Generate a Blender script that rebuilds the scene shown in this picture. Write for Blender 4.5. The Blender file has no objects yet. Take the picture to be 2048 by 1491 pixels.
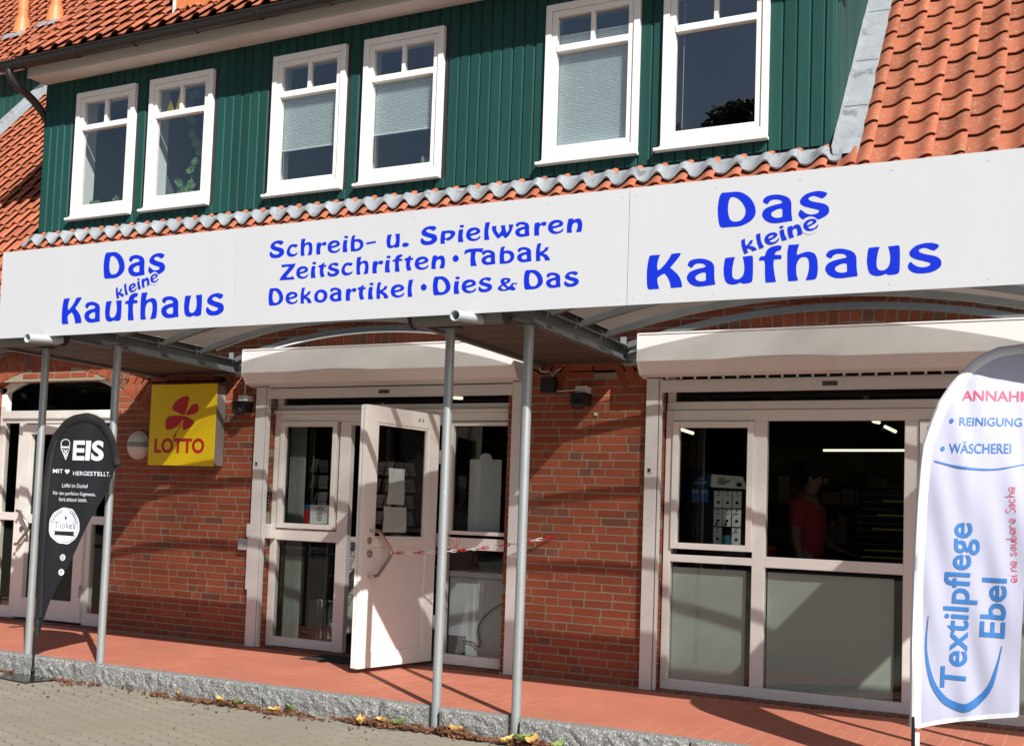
import bpy, bmesh, math, random
from mathutils import Vector, Matrix, noise
random.seed(7)
C = bpy.context.scene.collection
SC = bpy.context.scene
R = math.radians

# ---------------------------------------------------------------- camera, sky, sun, exposure
cam_d = bpy.data.cameras.new('camera')
cam_d.sensor_width = 36.0
cam_d.lens = 42.204
cam_d.shift_x = 0.09778
cam_d.shift_y = 0.06296
cam_d.clip_start = 0.05
cam_d.clip_end = 4000
cam = bpy.data.objects.new('camera', cam_d)
C.objects.link(cam)
RT = Vector((0.87064, 0.49131, 0.0)); YA, PI_, RO = 0.512843819, 0.0656685989, 0.040141901
fw = Vector((-math.sin(YA)*math.cos(PI_), math.cos(YA)*math.cos(PI_), math.sin(PI_)))
r0 = Vector((math.cos(YA), math.sin(YA), 0)); u0 = r0.cross(fw)
r1 = r0*math.cos(RO)+u0*math.sin(RO); u1 = u0*math.cos(RO)-r0*math.sin(RO)
cam.matrix_world = Matrix(((r1.x, u1.x, -fw.x, 0.0), (r1.y, u1.y, -fw.y, -8.68966),
                           (r1.z, u1.z, -fw.z, 1.20062), (0, 0, 0, 1)))
SC.camera = cam

SUNDIR = Vector((-1.08, 1.0, -1.2)).normalized()
elev = math.asin(-SUNDIR.z)
world = bpy.data.worlds.new('World'); SC.world = world
world.use_nodes = True
nt = world.node_tree
sky = nt.nodes.new('ShaderNodeTexSky'); sky.sky_type = 'NISHITA'; sky.sun_disc = False
sky.sun_elevation = elev
sky.sun_rotation = math.atan2(-SUNDIR.x, -SUNDIR.y)
sky.dust_density = 1.5; sky.air_density = 1.0
bg = nt.nodes['Background']; bg.inputs['Strength'].default_value = 0.065
nt.links.new(sky.outputs[0], bg.inputs['Color'])
sun_d = bpy.data.lights.new('sun', 'SUN'); sun_d.energy = 5.0; sun_d.angle = R(0.5)
sun_d.color = (1.0, 0.965, 0.91)
sun = bpy.data.objects.new('sun', sun_d); C.objects.link(sun)
sun.rotation_euler = SUNDIR.to_track_quat('-Z', 'Y').to_euler()
SC.view_settings.view_transform = 'Standard'; SC.view_settings.look = 'None'
SC.view_settings.exposure = 0.52; SC.view_settings.gamma = 1.0

# ---------------------------------------------------------------- materials
def nn(t, typ, **k):
    n = t.nodes.new(typ)
    for a, b in k.items(): setattr(n, a, b)
    return n
def mat(name, col, rough=0.6, var=0.12, scale=6.0, bump=0.0, bscale=60.0, metal=0.0, island=0.0, spec=0.5,
        spots=None, stretch=None, sheen=None):
    """procedural paint: base colour, large noise variation, optional random per island, spots, bump"""
    m = bpy.data.materials.new(name); m.use_nodes = True; t = m.node_tree
    p = t.nodes['Principled BSDF']; L = t.links.new
    p.inputs['Roughness'].default_value = rough; p.inputs['Metallic'].default_value = metal
    p.inputs['Specular IOR Level'].default_value = spec
    tc = nn(t, 'ShaderNodeTexCoord'); co = tc.outputs['Object']
    if stretch:
        mp = nn(t, 'ShaderNodeMapping'); mp.inputs['Scale'].default_value = stretch
        L(co, mp.inputs['Vector']); co = mp.outputs['Vector']
    nz = nn(t, 'ShaderNodeTexNoise'); nz.inputs['Scale'].default_value = scale; nz.inputs['Detail'].default_value = 6
    nz.inputs['Roughness'].default_value = 0.65
    L(co, nz.inputs['Vector'])
    hsv = nn(t, 'ShaderNodeHueSaturation'); hsv.inputs['Color'].default_value = (*col, 1)
    ma = nn(t, 'ShaderNodeMath', operation='MULTIPLY_ADD'); ma.inputs[1].default_value = 2*var; ma.inputs[2].default_value = 1-var
    L(nz.outputs['Fac'], ma.inputs[0]); last = ma.outputs[0]
    if island:
        ge = nn(t, 'ShaderNodeNewGeometry')
        mb_ = nn(t, 'ShaderNodeMath', operation='MULTIPLY_ADD'); mb_.inputs[1].default_value = 2*island
        mb_.inputs[2].default_value = -island
        L(ge.outputs['Random Per Island'], mb_.inputs[0])
        ad = nn(t, 'ShaderNodeMath', operation='ADD'); L(last, ad.inputs[0]); L(mb_.outputs[0], ad.inputs[1]); last = ad.outputs[0]
    L(last, hsv.inputs['Value']); colout = hsv.outputs['Color']
    if spots:
        sc_, th, sc2, amt = spots
        n2 = nn(t, 'ShaderNodeTexNoise'); n2.inputs['Scale'].default_value = sc_; n2.inputs['Detail'].default_value = 8
        n2.inputs['Roughness'].default_value = 0.75
        L(tc.outputs['Object'], n2.inputs['Vector'])
        rp = nn(t, 'ShaderNodeMapRange'); rp.inputs['From Min'].default_value = th; rp.inputs['From Max'].default_value = th+0.06
        rp.inputs['To Max'].default_value = amt
        L(n2.outputs['Fac'], rp.inputs['Value'])
        mx = nn(t, 'ShaderNodeMix', data_type='RGBA'); mx.inputs['B'].default_value = (*sc2, 1)
        L(rp.outputs[0], mx.inputs['Factor']); L(colout, mx.inputs['A']); colout = mx.outputs['Result']
    L(colout, p.inputs['Base Color'])
    if bump:
        n3 = nn(t, 'ShaderNodeTexNoise'); n3.inputs['Scale'].default_value = bscale; n3.inputs['Detail'].default_value = 5
        L(co, n3.inputs['Vector'])
        b = nn(t, 'ShaderNodeBump'); b.inputs['Strength'].default_value = bump; b.inputs['Distance'].default_value = 0.01
        L(n3.outputs['Fac'], b.inputs['Height']); L(b.outputs[0], p.inputs['Normal'])
    return m
def emit(name, col, s):
    m = bpy.data.materials.new(name); m.use_nodes = True; t = m.node_tree
    t.nodes.remove(t.nodes['Principled BSDF'])
    e = nn(t, 'ShaderNodeEmission'); e.inputs['Color'].default_value = (*col, 1); e.inputs['Strength'].default_value = s
    t.links.new(e.outputs[0], t.nodes['Material Output'].inputs['Surface']); return m
def glass(name, tint, boost=1.5, wav=0.0):
    m = bpy.data.materials.new(name); m.use_nodes = True; t = m.node_tree; L = t.links.new
    t.nodes.remove(t.nodes['Principled BSDF'])
    tr = nn(t, 'ShaderNodeBsdfTransparent'); tr.inputs['Color'].default_value = (*tint, 1)
    gl = nn(t, 'ShaderNodeBsdfGlossy'); gl.inputs['Roughness'].default_value = 0.0
    lw = nn(t, 'ShaderNodeLayerWeight'); lw.inputs['Blend'].default_value = .5
    pw = nn(t, 'ShaderNodeMath', operation='POWER'); pw.inputs[1].default_value = 5.0
    mu = nn(t, 'ShaderNodeMath', operation='MULTIPLY_ADD', use_clamp=True); mu.inputs[1].default_value = .9; mu.inputs[2].default_value = .04*boost
    L(lw.outputs['Facing'], pw.inputs[0]); L(pw.outputs[0], mu.inputs[0])
    mx = nn(t, 'ShaderNodeMixShader')
    L(mu.outputs[0], mx.inputs[0]); L(tr.outputs[0], mx.inputs[1]); L(gl.outputs[0], mx.inputs[2])
    if wav:
        tc = nn(t, 'ShaderNodeTexCoord'); nz = nn(t, 'ShaderNodeTexNoise'); nz.inputs['Scale'].default_value = 1.6
        L(tc.outputs['Object'], nz.inputs['Vector'])
        b = nn(t, 'ShaderNodeBump'); b.inputs['Strength'].default_value = wav; b.inputs['Distance'].default_value = 0.02
        L(nz.outputs['Fac'], b.inputs['Height']); L(b.outputs[0], gl.inputs['Normal'])
    L(mx.outputs[0], t.nodes['Material Output'].inputs['Surface']); return m
def cloth(name, col, trans=0.35, var=0.05, rough=0.8, gloss=0.0):
    m = mat(name, col, rough, var, 9.0)
    t = m.node_tree; L = t.links.new; p = t.nodes['Principled BSDF']
    tl = nn(t, 'ShaderNodeBsdfTranslucent')
    L(p.inputs['Base Color'].links[0].from_socket, tl.inputs['Color'])
    mx = nn(t, 'ShaderNodeMixShader'); mx.inputs[0].default_value = trans
    L(p.outputs[0], mx.inputs[1]); L(tl.outputs[0], mx.inputs[2]); L(mx.outputs[0], t.nodes['Material Output'].inputs['Surface'])
    return m

M = {}
M['white'] = mat('white_frame_paint', (.80, .78, .75), .38, .05, 3.0, spots=(5.0, .66, (.55, .52, .48), .35))
M['alu'] = mat('white_coated_aluminium', (.68, .68, .675), .32, .03, 2.0)
M['sign'] = mat('grey_white_sign_panel', (.525, .535, .56), .34, .05, .8, spots=(7.0, .64, (.44, .44, .44), .3), stretch=(1.5, 1, .35))
M['blue'] = mat('blue_vinyl', (.006, .026, .52), .5, .03, spec=.15)
M['green'] = mat('green_painted_boards', (.008, .054, .047), .6, .22, 3.0, .15, 40, island=.16, stretch=(8, 1, .6), spec=.25,
                 spots=(14.0, .69, (.06, .11, .10), .6))
M['tile'] = mat('red_clay_tile', (.355, .112, .060), .85, .22, 3.0, .3, 120, island=.17, spots=(22.0, .66, (.20, .12, .085), .6), spec=.3)
M['tile_old'] = mat('weathered_clay_tile', (.33, .105, .056), .9, .30, 3.0, .35, 120, island=.18, spec=.25,
                    spots=(30.0, .555, (.34, .285, .21), .75))
M['scale'] = mat('orange_scale_tile', (.55, .18, .055), .6, .1, 5, island=.1)
M['zinc'] = mat('zinc_flashing', (.30, .325, .35), .5, .35, 7, .5, 14, metal=.2, spots=(5.0, .56, (.13, .135, .14), .7))
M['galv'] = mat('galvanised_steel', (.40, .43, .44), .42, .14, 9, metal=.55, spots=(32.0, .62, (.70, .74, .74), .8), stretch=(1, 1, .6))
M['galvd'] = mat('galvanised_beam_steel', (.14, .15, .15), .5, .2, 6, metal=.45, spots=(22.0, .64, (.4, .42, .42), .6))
M['rib'] = mat('dull_galvanised_rib', (.17, .18, .18), .5, .2, 6, metal=.4)
M['goods'] = mat('shop_goods', (.22, .16, .14), .6, .3, 9, island=.8)
M['pvc'] = mat('grey_plastic_pipe', (.42, .46, .48), .35, .05)
M['dark'] = mat('dark_brown_gutter', (.020, .018, .018), .4, .2)
M['black'] = mat('black_plastic', (.012, .012, .013), .35, .1)
M['eave'] = mat('white_eave_boards', (.66, .63, .60), .5, .08, 2)
M['soffit'] = mat('brown_soffit_boards', (.075, .057, .048), .6, .25, 5, .1, 30, island=.1, stretch=(1, 6, 1))
M['brick'] = mat('red_brick', (.265, .060, .025), .8, .25, 30, .45, 90, island=.17, spots=(6.0, .72, (.20, .07, .04), .6))
M['brickd'] = mat('dark_fired_brick', (.17, .062, .038), .75, .3, 24, .45, 90, island=.2)
M['mortar'] = mat('grey_mortar', (.30, .245, .18), .95, .2, 14, .6, 160)
M['granite'] = mat('granite', (.155, .155, .15), .85, .55, 70, 1.0, 70, spots=(85.0, .53, (.52, .52, .49), .85))
M['steel'] = mat('brushed_steel', (.55, .53, .50), .28, .05, metal=1.0)
M['yellow'] = mat('yellow_sign_face', (.80, .58, .005), .35, .03)
M['red'] = mat('red_vinyl', (.50, .012, .016), .4, .03)
M['lamp'] = mat('cream_lamp_glass', (.62, .58, .52), .3, .05)
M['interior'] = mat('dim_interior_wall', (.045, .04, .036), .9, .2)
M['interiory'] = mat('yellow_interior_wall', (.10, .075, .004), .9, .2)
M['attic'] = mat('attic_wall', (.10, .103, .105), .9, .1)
M['reveal'] = mat('white_window_lining', (.60, .64, .62), .7, .04)
M['blind'] = cloth('pleated_blind_fabric', (.72, .80, .80), .15)
M['curtain'] = cloth('pale_curtain', (.40, .43, .39), .3)
M['paper'] = mat('white_paper', (.78, .80, .79), .7, .03)
M['card'] = mat('greeting_card', (.62, .63, .62), .6, .15, 9, island=.3)
M['frost'] = mat('frosted_board', (.50, .555, .50), .45, .06, 1.5)
M['fridge'] = mat('white_enamel', (.60, .66, .68), .3, .03)
M['ink'] = mat('black_ink', (.01, .01, .01), .6, .05)
M['skin'] = mat('skin', (.45, .25, .17), .6, .05)
M['shirt'] = mat('red_shirt', (.60, .05, .08), .8, .1)
M['hair'] = mat('dark_hair', (.03, .022, .018), .7, .1)
M['trousers'] = mat('dark_trousers', (.02, .022, .03), .8, .1)
M['flagb'] = cloth('black_flag_cloth', (.012, .013, .016), .06, rough=.55)
M['flagk'] = mat('black_flag_sleeve', (.008, .008, .009), .7, .1)
M['flagw'] = cloth('lavender_white_flag_cloth', (.55, .57, .74), .22, .03)
M['sleeve'] = cloth('white_flag_sleeve', (.78, .79, .81), .1, .02)
M['print'] = mat('white_print', (.74, .74, .82), .6, .03)
M['navy'] = mat('blue_flag_print', (.035, .17, .47), .6, .04)
M['pink'] = mat('red_flag_print', (.62, .07, .12), .6, .04)
M['shiny'] = mat('black_lacquered_steel', (.012, .012, .013), .12, .1, 20)
M['leaf'] = mat('dry_brown_leaf', (.15, .062, .03), .8, .3, 9, island=.5)
M['leafy'] = mat('dry_yellow_leaf', (.52, .30, .09), .7, .3, 9, island=.35)
M['leafg'] = mat('withered_green_leaf', (.14, .19, .05), .7, .3, 9, island=.3)
M['foliage'] = mat('foliage', (.035, .060, .018), .7, .3, 2, island=.4)
M['bark'] = mat('bark', (.09, .07, .05), .9, .3, 9)
M['teal'] = mat('teal_card', (.05, .22, .24), .6, .1)
M['cardblue'] = mat('blue_card', (.02, .12, .32), .5, .1)
M['cactus'] = mat('cactus', (.16, .22, .15), .8, .25, 30)
M['plant'] = mat('houseplant_leaf', (.07, .16, .05), .6, .3, 9)
M['pot'] = mat('terracotta_pot', (.30, .14, .08), .8, .1)
M['terracotta'] = mat('orange_vent_pipe', (.62, .21, .075), .5, .08)
M['rubber'] = mat('black_door_mat', (.012, .012, .013), .95, .3, 60, .5, 200)
M['glass'] = glass('window_glass', (.72, .76, .75), 1.5)
M['glassu'] = glass('upper_window_glass', (.90, .93, .93), 5.5, .02)
M['lightstrip'] = emit('lit_ceiling_strip', (1.0, .93, .70), 1.1)

def glazing_mat(nm, lo, hi):
    m = bpy.data.materials.new(nm); m.use_nodes = True; t = m.node_tree; L = t.links.new
    t.nodes.remove(t.nodes['Principled BSDF'])
    tr = nn(t, 'ShaderNodeBsdfTransparent'); tr.inputs['Color'].default_value = (.92, .91, .88, 1)
    tl = nn(t, 'ShaderNodeBsdfTranslucent'); tl.inputs['Color'].default_value = (.24, .205, .175, 1)
    df = nn(t, 'ShaderNodeBsdfDiffuse'); df.inputs['Color'].default_value = (.10, .08, .066, 1)
    tc = nn(t, 'ShaderNodeTexCoord'); nz = nn(t, 'ShaderNodeTexNoise'); nz.inputs['Scale'].default_value = 2.2
    nz.inputs['Detail'].default_value = 5
    L(tc.outputs['Object'], nz.inputs['Vector'])
    mr = nn(t, 'ShaderNodeMapRange'); mr.inputs['From Min'].default_value = .35; mr.inputs['From Max'].default_value = .65
    mr.inputs['To Min'].default_value = lo; mr.inputs['To Max'].default_value = hi
    L(nz.outputs['Fac'], mr.inputs['Value'])
    m1 = nn(t, 'ShaderNodeMixShader'); m1.inputs[0].default_value = .35
    L(tl.outputs[0], m1.inputs[1]); L(df.outputs[0], m1.inputs[2])
    m2 = nn(t, 'ShaderNodeMixShader'); L(mr.outputs[0], m2.inputs[0]); L(tr.outputs[0], m2.inputs[1]); L(m1.outputs[0], m2.inputs[2])
    L(m2.outputs[0], t.nodes['Material Output'].inputs['Surface']); return m
M['glazing'] = glazing_mat('milky_roof_glazing', .2, .42)
M['glazing_dirty'] = glazing_mat('dirty_roof_glazing', .58, .74)

def paver_mat(name, col, joint, bw, rh, amp, per, jw, var, rot=0.0, bump=.4, jmix=1.0, stain=None):
    m = bpy.data.materials.new(name); m.use_nodes = True; t = m.node_tree; L = t.links.new
    p = t.nodes['Principled BSDF']; p.inputs['Roughness'].default_value = .85
    tc = nn(t, 'ShaderNodeTexCoord'); mp = nn(t, 'ShaderNodeMapping'); mp.inputs['Rotation'].default_value = (0, 0, rot)
    L(tc.outputs['Object'], mp.inputs['Vector'])
    sx = nn(t, 'ShaderNodeSeparateXYZ'); L(mp.outputs[0], sx.inputs[0])
    def wob(a, b):
        k = nn(t, 'ShaderNodeMath', operation='MULTIPLY'); k.inputs[1].default_value = 2*math.pi/per; L(b, k.inputs[0])
        s = nn(t, 'ShaderNodeMath', operation='SINE'); L(k.outputs[0], s.inputs[0])
        ad = nn(t, 'ShaderNodeMath', operation='MULTIPLY_ADD'); ad.inputs[1].default_value = amp; L(s.outputs[0], ad.inputs[0]); L(a, ad.inputs[2])
        return ad.outputs[0]
    cx = nn(t, 'ShaderNodeCombineXYZ'); L(wob(sx.outputs[0], sx.outputs[1]), cx.inputs[0]); L(wob(sx.outputs[1], sx.outputs[0]), cx.inputs[1])
    br = nn(t, 'ShaderNodeTexBrick'); br.inputs['Scale'].default_value = 1.0
    br.inputs['Brick Width'].default_value = bw; br.inputs['Row Height'].default_value = rh
    br.inputs['Mortar Size'].default_value = jw; br.inputs['Mortar Smooth'].default_value = .3
    br.inputs['Color1'].default_value = (*[c*(1+var) for c in col], 1); br.inputs['Color2'].default_value = (*[c*(1-var) for c in col], 1)
    br.inputs['Mortar'].default_value = (*joint, 1)
    L(cx.outputs[0], br.inputs['Vector'])
    nz = nn(t, 'ShaderNodeTexNoise'); nz.inputs['Scale'].default_value = 1.1; nz.inputs['Detail'].default_value = 9; nz.inputs['Roughness'].default_value = .7
    L(tc.outputs['Object'], nz.inputs['Vector'])
    mr = nn(t, 'ShaderNodeMapRange'); mr.inputs['To Min'].default_value = .68; mr.inputs['To Max'].default_value = 1.32
    L(nz.outputs['Fac'], mr.inputs['Value'])
    n4 = nn(t, 'ShaderNodeTexNoise'); n4.inputs['Scale'].default_value = 140; n4.inputs['Detail'].default_value = 3
    L(tc.outputs['Object'], n4.inputs['Vector'])
    m4 = nn(t, 'ShaderNodeMapRange'); m4.inputs['From Min'].default_value = .3; m4.inputs['From Max'].default_value = .7
    m4.inputs['To Min'].default_value = .86; m4.inputs['To Max'].default_value = 1.14
    L(n4.outputs['Fac'], m4.inputs['Value'])
    mm = nn(t, 'ShaderNodeMath', operation='MULTIPLY'); L(mr.outputs[0], mm.inputs[0]); L(m4.outputs[0], mm.inputs[1])
    base = nn(t, 'ShaderNodeMix', data_type='RGBA'); base.inputs['Factor'].default_value = jmix
    base.inputs['A'].default_value = (*col, 1); L(br.outputs['Color'], base.inputs['B'])
    if jmix < 1:   # joints only show in worn patches
        n5 = nn(t, 'ShaderNodeTexNoise'); n5.inputs['Scale'].default_value = .55; n5.inputs['Detail'].default_value = 3
        L(tc.outputs['Object'], n5.inputs['Vector'])
        m5 = nn(t, 'ShaderNodeMapRange'); m5.inputs['From Min'].default_value = .38; m5.inputs['From Max'].default_value = .62
        m5.inputs['To Min'].default_value = .12; m5.inputs['To Max'].default_value = .85
        L(n5.outputs['Fac'], m5.inputs['Value']); L(m5.outputs[0], base.inputs['Factor'])
    hs = nn(t, 'ShaderNodeHueSaturation'); L(base.outputs['Result'], hs.inputs['Color']); L(mm.outputs[0], hs.inputs['Value'])
    out = hs.outputs['Color']
    if stain:
        n6 = nn(t, 'ShaderNodeTexNoise'); n6.inputs['Scale'].default_value = .8; n6.inputs['Detail'].default_value = 6
        L(tc.outputs['Object'], n6.inputs['Vector'])
        m6 = nn(t, 'ShaderNodeMapRange'); m6.inputs['From Min'].default_value = .5; m6.inputs['From Max'].default_value = .72
        m6.inputs['To Max'].default_value = .45
        L(n6.outputs['Fac'], m6.inputs['Value'])
        mx = nn(t, 'ShaderNodeMix', data_type='RGBA'); mx.inputs['B'].default_value = (*stain, 1)
        L(m6.outputs[0], mx.inputs['Factor']); L(out, mx.inputs['A']); out = mx.outputs['Result']
    L(out, p.inputs['Base Color'])
    b = nn(t, 'ShaderNodeBump'); b.inputs['Strength'].default_value = bump; b.inputs['Distance'].default_value = .008; b.invert = True
    ad = nn(t, 'ShaderNodeMath', operation='MULTIPLY_ADD'); ad.inputs[1].default_value = -.35
    L(n4.outputs['Fac'], ad.inputs[0]); L(br.outputs['Fac'], ad.inputs[2])
    L(ad.outputs[0], b.inputs['Height']); L(b.outputs[0], p.inputs['Normal'])
    return m
M['pavement'] = paver_mat('grey_beige_pavers', (.235, .208, .163), (.115, .098, .070), .225, .1125, .011, .1125, .006, .07, R(22), .45, .6, (.215, .195, .125))
M['walk'] = paver_mat('red_clinker_pavers', (.40, .130, .078), (.50, .24, .165), .215, .105, 0.0, 1.0, .004, .09, R(90), .15, .5)

# ---------------------------------------------------------------- mesh helpers
class MB:
    def __init__(s): s.v = []; s.f = []
    def add(s, vs, fs):
        o = len(s.v); s.v += [tuple(v) for v in vs]; s.f += [tuple(i+o for i in f) for f in fs]
    def box(s, x0, x1, y0, y1, z0, z1):
        s.add([(x0,y0,z0),(x1,y0,z0),(x1,y1,z0),(x0,y1,z0),(x0,y0,z1),(x1,y0,z1),(x1,y1,z1),(x0,y1,z1)],
              [(0,3,2,1),(4,5,6,7),(0,1,5,4),(1,2,6,5),(2,3,7,6),(3,0,4,7)]); return s
    def boxm(s, mtx, x0, x1, y0, y1, z0, z1):
        b = MB().box(x0, x1, y0, y1, z0, z1); s.add([mtx @ Vector(v) for v in b.v], b.f); return s
    def tube(s, pts, r, n=10, cap=True):
        pts = [Vector(p) for p in pts]; rs = r if isinstance(r, (list, tuple)) else [r]*len(pts); rings = []
        prev = None
        for i, p in enumerate(pts):
            d = (pts[min(i+1, len(pts)-1)]-pts[max(i-1, 0)]).normalized()
            if prev is None: a = d.orthogonal().normalized()
            else: a = (prev - d*prev.dot(d)).normalized()
            prev = a; b = d.cross(a)
            rings.append([p+(a*math.cos(2*math.pi*k/n)+b*math.sin(2*math.pi*k/n))*rs[i] for k in range(n)])
        vs = [v for g in rings for v in g]; fs = []
        for i in range(len(rings)-1):
            for k in range(n): fs.append((i*n+k, i*n+(k+1)%n, (i+1)*n+(k+1)%n, (i+1)*n+k))
        if cap: fs.append(tuple(range(n))[::-1]); fs.append(tuple((len(rings)-1)*n+k for k in range(n)))
        s.add(vs, fs); return s
    def prism(s, poly, y0, y1):            # polygon in X-Z pulled along Y
        n = len(poly); s.add([(x, y0, z) for x, z in poly]+[(x, y1, z) for x, z in poly],
            [tuple(range(n)), tuple(range(2*n-1, n-1, -1))]+[((i+1)%n, i, n+i, n+(i+1)%n) for i in range(n)]); return s
    def prismx(s, poly, x0, x1):           # polygon in Y-Z pulled along X
        n = len(poly); s.add([(x0, y, z) for y, z in poly]+[(x1, y, z) for y, z in poly],
            [tuple(range(n)), tuple(range(2*n-1, n-1, -1))]+[((i+1)%n, i, n+i, n+(i+1)%n) for i in range(n)]); return s
    def frame(s, x0, x1, z0, z1, w, y0, y1, wb=None, wt=None):   # four butted bars
        wb = wb or w; wt = wt or w
        s.box(x0, x0+w, y0, y1, z0, z1); s.box(x1-w, x1, y0, y1, z0, z1)
        s.box(x0+w, x1-w, y0, y1, z0, z0+wb); s.box(x0+w, x1-w, y0, y1, z1-wt, z1); return s
    def ball(s, c, r, n=12, sx=1, sy=1, sz=1):
        vs = []; fs = []
        for i in range(n//2+1):
            th = math.pi*i/(n//2)
            for k in range(n):
                ph = 2*math.pi*k/n
                vs.append((c[0]+r*sx*math.sin(th)*math.cos(ph), c[1]+r*sy*math.sin(th)*math.sin(ph), c[2]+r*sz*math.cos(th)))
        for i in range(n//2):
            for k in range(n): fs.append((i*n+k, (i+1)*n+k, (i+1)*n+(k+1)%n, i*n+(k+1)%n))
        s.add(vs, fs); return s
    def disc(s, c, r, y0, y1, n=24, rz=None):
        rz = rz or r
        s.prism([(c[0]+r*math.cos(2*math.pi*k/n), c[1]+rz*math.sin(2*math.pi*k/n)) for k in range(n)], y0, y1); return s
def wloc(o):
    v = Vector((0, 0, 0))
    while o is not None: v = v+o.location; o = o.parent
    return v
def obj(name, mb, m, parent=None, smooth=False, bevel=0.0, recalc=True):
    me = bpy.data.meshes.new(name)
    off = wloc(parent) if parent else Vector((0, 0, 0))
    me.from_pydata([(v[0]-off.x, v[1]-off.y, v[2]-off.z) for v in mb.v], [], mb.f)
    if recalc:
        bm = bmesh.new(); bm.from_mesh(me); bmesh.ops.recalc_face_normals(bm, faces=bm.faces); bm.to_mesh(me); bm.free()
    me.materials.append(m if not isinstance(m, str) else M[m])
    if smooth:
        for p in me.polygons: p.use_smooth = True
    o = bpy.data.objects.new(name, me); C.objects.link(o)
    if parent: o.parent = parent
    if bevel:
        b = o.modifiers.new('bevel', 'BEVEL'); b.width = bevel; b.segments = 2; b.limit_method = 'ANGLE'
    if smooth: 
        try: me.set_sharp_from_angle(angle=R(40))
        except Exception: pass
    return o
def tag(o, label, cat, group=None):
    o['label'] = label; o['category'] = cat
    if group: o['group'] = group
    return o
def thing(name, label, cat, loc=(0, 0, 0), group=None):
    o = bpy.data.objects.new(name, None); C.objects.link(o); o.location = loc; o.empty_display_size = .2
    return tag(o, label, cat, group)
def struct(name, mb, m, **k):
    o = obj(name, mb, m, **k); o['kind'] = 'structure'; return o
def copy_tree(o, parent=None, **props):
    c = o.copy(); C.objects.link(c)
    if parent: c.parent = parent
    for k, v in props.items(): c[k] = v
    for ch in list(o.children): copy_tree(ch, c)
    return c
def mesh_data_mb(me, fn):
    b = MB(); b.v = [fn(v.co) for v in me.vertices]; b.f = [tuple(p.vertices) for p in me.polygons]; return b
def curve_mb(contours, ext, fn):
    """filled flat outline (list of closed point lists) to an MB; fn maps (x, y, depth)"""
    cu = bpy.data.curves.new('tmp', 'CURVE'); cu.dimensions = '2D'; cu.fill_mode = 'BOTH'; cu.extrude = ext
    for c in contours:
        sp = cu.splines.new('POLY'); sp.points.add(len(c)-1); sp.use_cyclic_u = True
        for p, q in zip(sp.points, c): p.co = (q[0], q[1], 0, 1)
    o = bpy.data.objects.new('tmp', cu); C.objects.link(o)
    dg = bpy.context.evaluated_depsgraph_get(); dg.update()
    me = bpy.data.meshes.new_from_object(o.evaluated_get(dg))
    b = mesh_data_mb(me, fn)
    bpy.data.objects.remove(o); bpy.data.curves.remove(cu); bpy.data.meshes.remove(me); return b
def text_mb(body, fn, width=None, height=None, bold=0.0, ext=.001, shear=0.0, spacing=1.0):
    """built-in font text scaled to width x height, origin lower left; fn maps (x, y, depth)"""
    cu = bpy.data.curves.new('tmp', 'FONT'); cu.body = body; cu.size = 1.0; cu.offset = bold; cu.extrude = 0.0
    cu.shear = shear; cu.space_character = spacing; cu.resolution_u = 6
    o = bpy.data.objects.new('tmp', cu); C.objects.link(o)
    dg = bpy.context.evaluated_depsgraph_get(); dg.update()
    me = bpy.data.meshes.new_from_object(o.evaluated_get(dg))
    xs = [v.co.x for v in me.vertices]; ys = [v.co.y for v in me.vertices]
    x0, x1, y0, y1 = min(xs), max(xs), min(ys), max(ys)
    kx = width/(x1-x0) if width else None; ky = height/(y1-y0) if height else None
    kx = kx or ky; ky = ky or kx
    b = mesh_data_mb(me, lambda c: fn((c.x-x0)*kx, (c.y-y0)*ky, 0))
    bpy.data.objects.remove(o); bpy.data.curves.remove(cu); bpy.data.meshes.remove(me); return b
def ribbon(pts, ws):
    pts = [Vector((p[0], p[1])) for p in pts]; L_ = []; Rr = []
    for i, p in enumerate(pts):
        d = (pts[min(i+1, len(pts)-1)]-pts[max(i-1, 0)]).normalized(); n = Vector((-d.y, d.x))
        w = ws if not isinstance(ws, (list, tuple)) else ws[i]
        L_.append(p+n*w/2); Rr.append(p-n*w/2)
    return [tuple(q) for q in L_]+[tuple(q) for q in Rr[::-1]]
def smooth_line(pts, n=6):
    out = []
    P = [Vector(p) for p in pts]
    for i in range(len(P)-1):
        a, b, c, d = P[max(i-1, 0)], P[i], P[i+1], P[min(i+2, len(P)-1)]
        for k in range(n):
            t = k/n
            out.append(.5*((2*b)+(c-a)*t+(2*a-5*b+4*c-d)*t*t+(3*b-a-3*c+d)*t**3))
    out.append(P[-1]); return out
def smooth_closed(pts, n=4):
    """pts: (x, y, corner) closed; Catmull-Rom except at corners"""
    N = len(pts); out = []
    for i in range(N):
        b = pts[i]; c = pts[(i+1) % N]; a = pts[i-1]; d = pts[(i+2) % N]
        if b[2]: a = (2*b[0]-c[0], 2*b[1]-c[1], 0)
        if c[2]: d = (2*c[0]-b[0], 2*c[1]-b[1], 0)
        for k in range(n):
            t = k/n; q = []
            for j in (0, 1):
                q.append(.5*((2*b[j])+(c[j]-a[j])*t+(2*a[j]-5*b[j]+4*c[j]-d[j])*t*t+(3*b[j]-a[j]-3*c[j]+d[j])*t**3))
            out.append(tuple(q))
    return out
def merge(*mbs):
    o = MB()
    for m in mbs: o.add(m.v, m.f)
    return o

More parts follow.
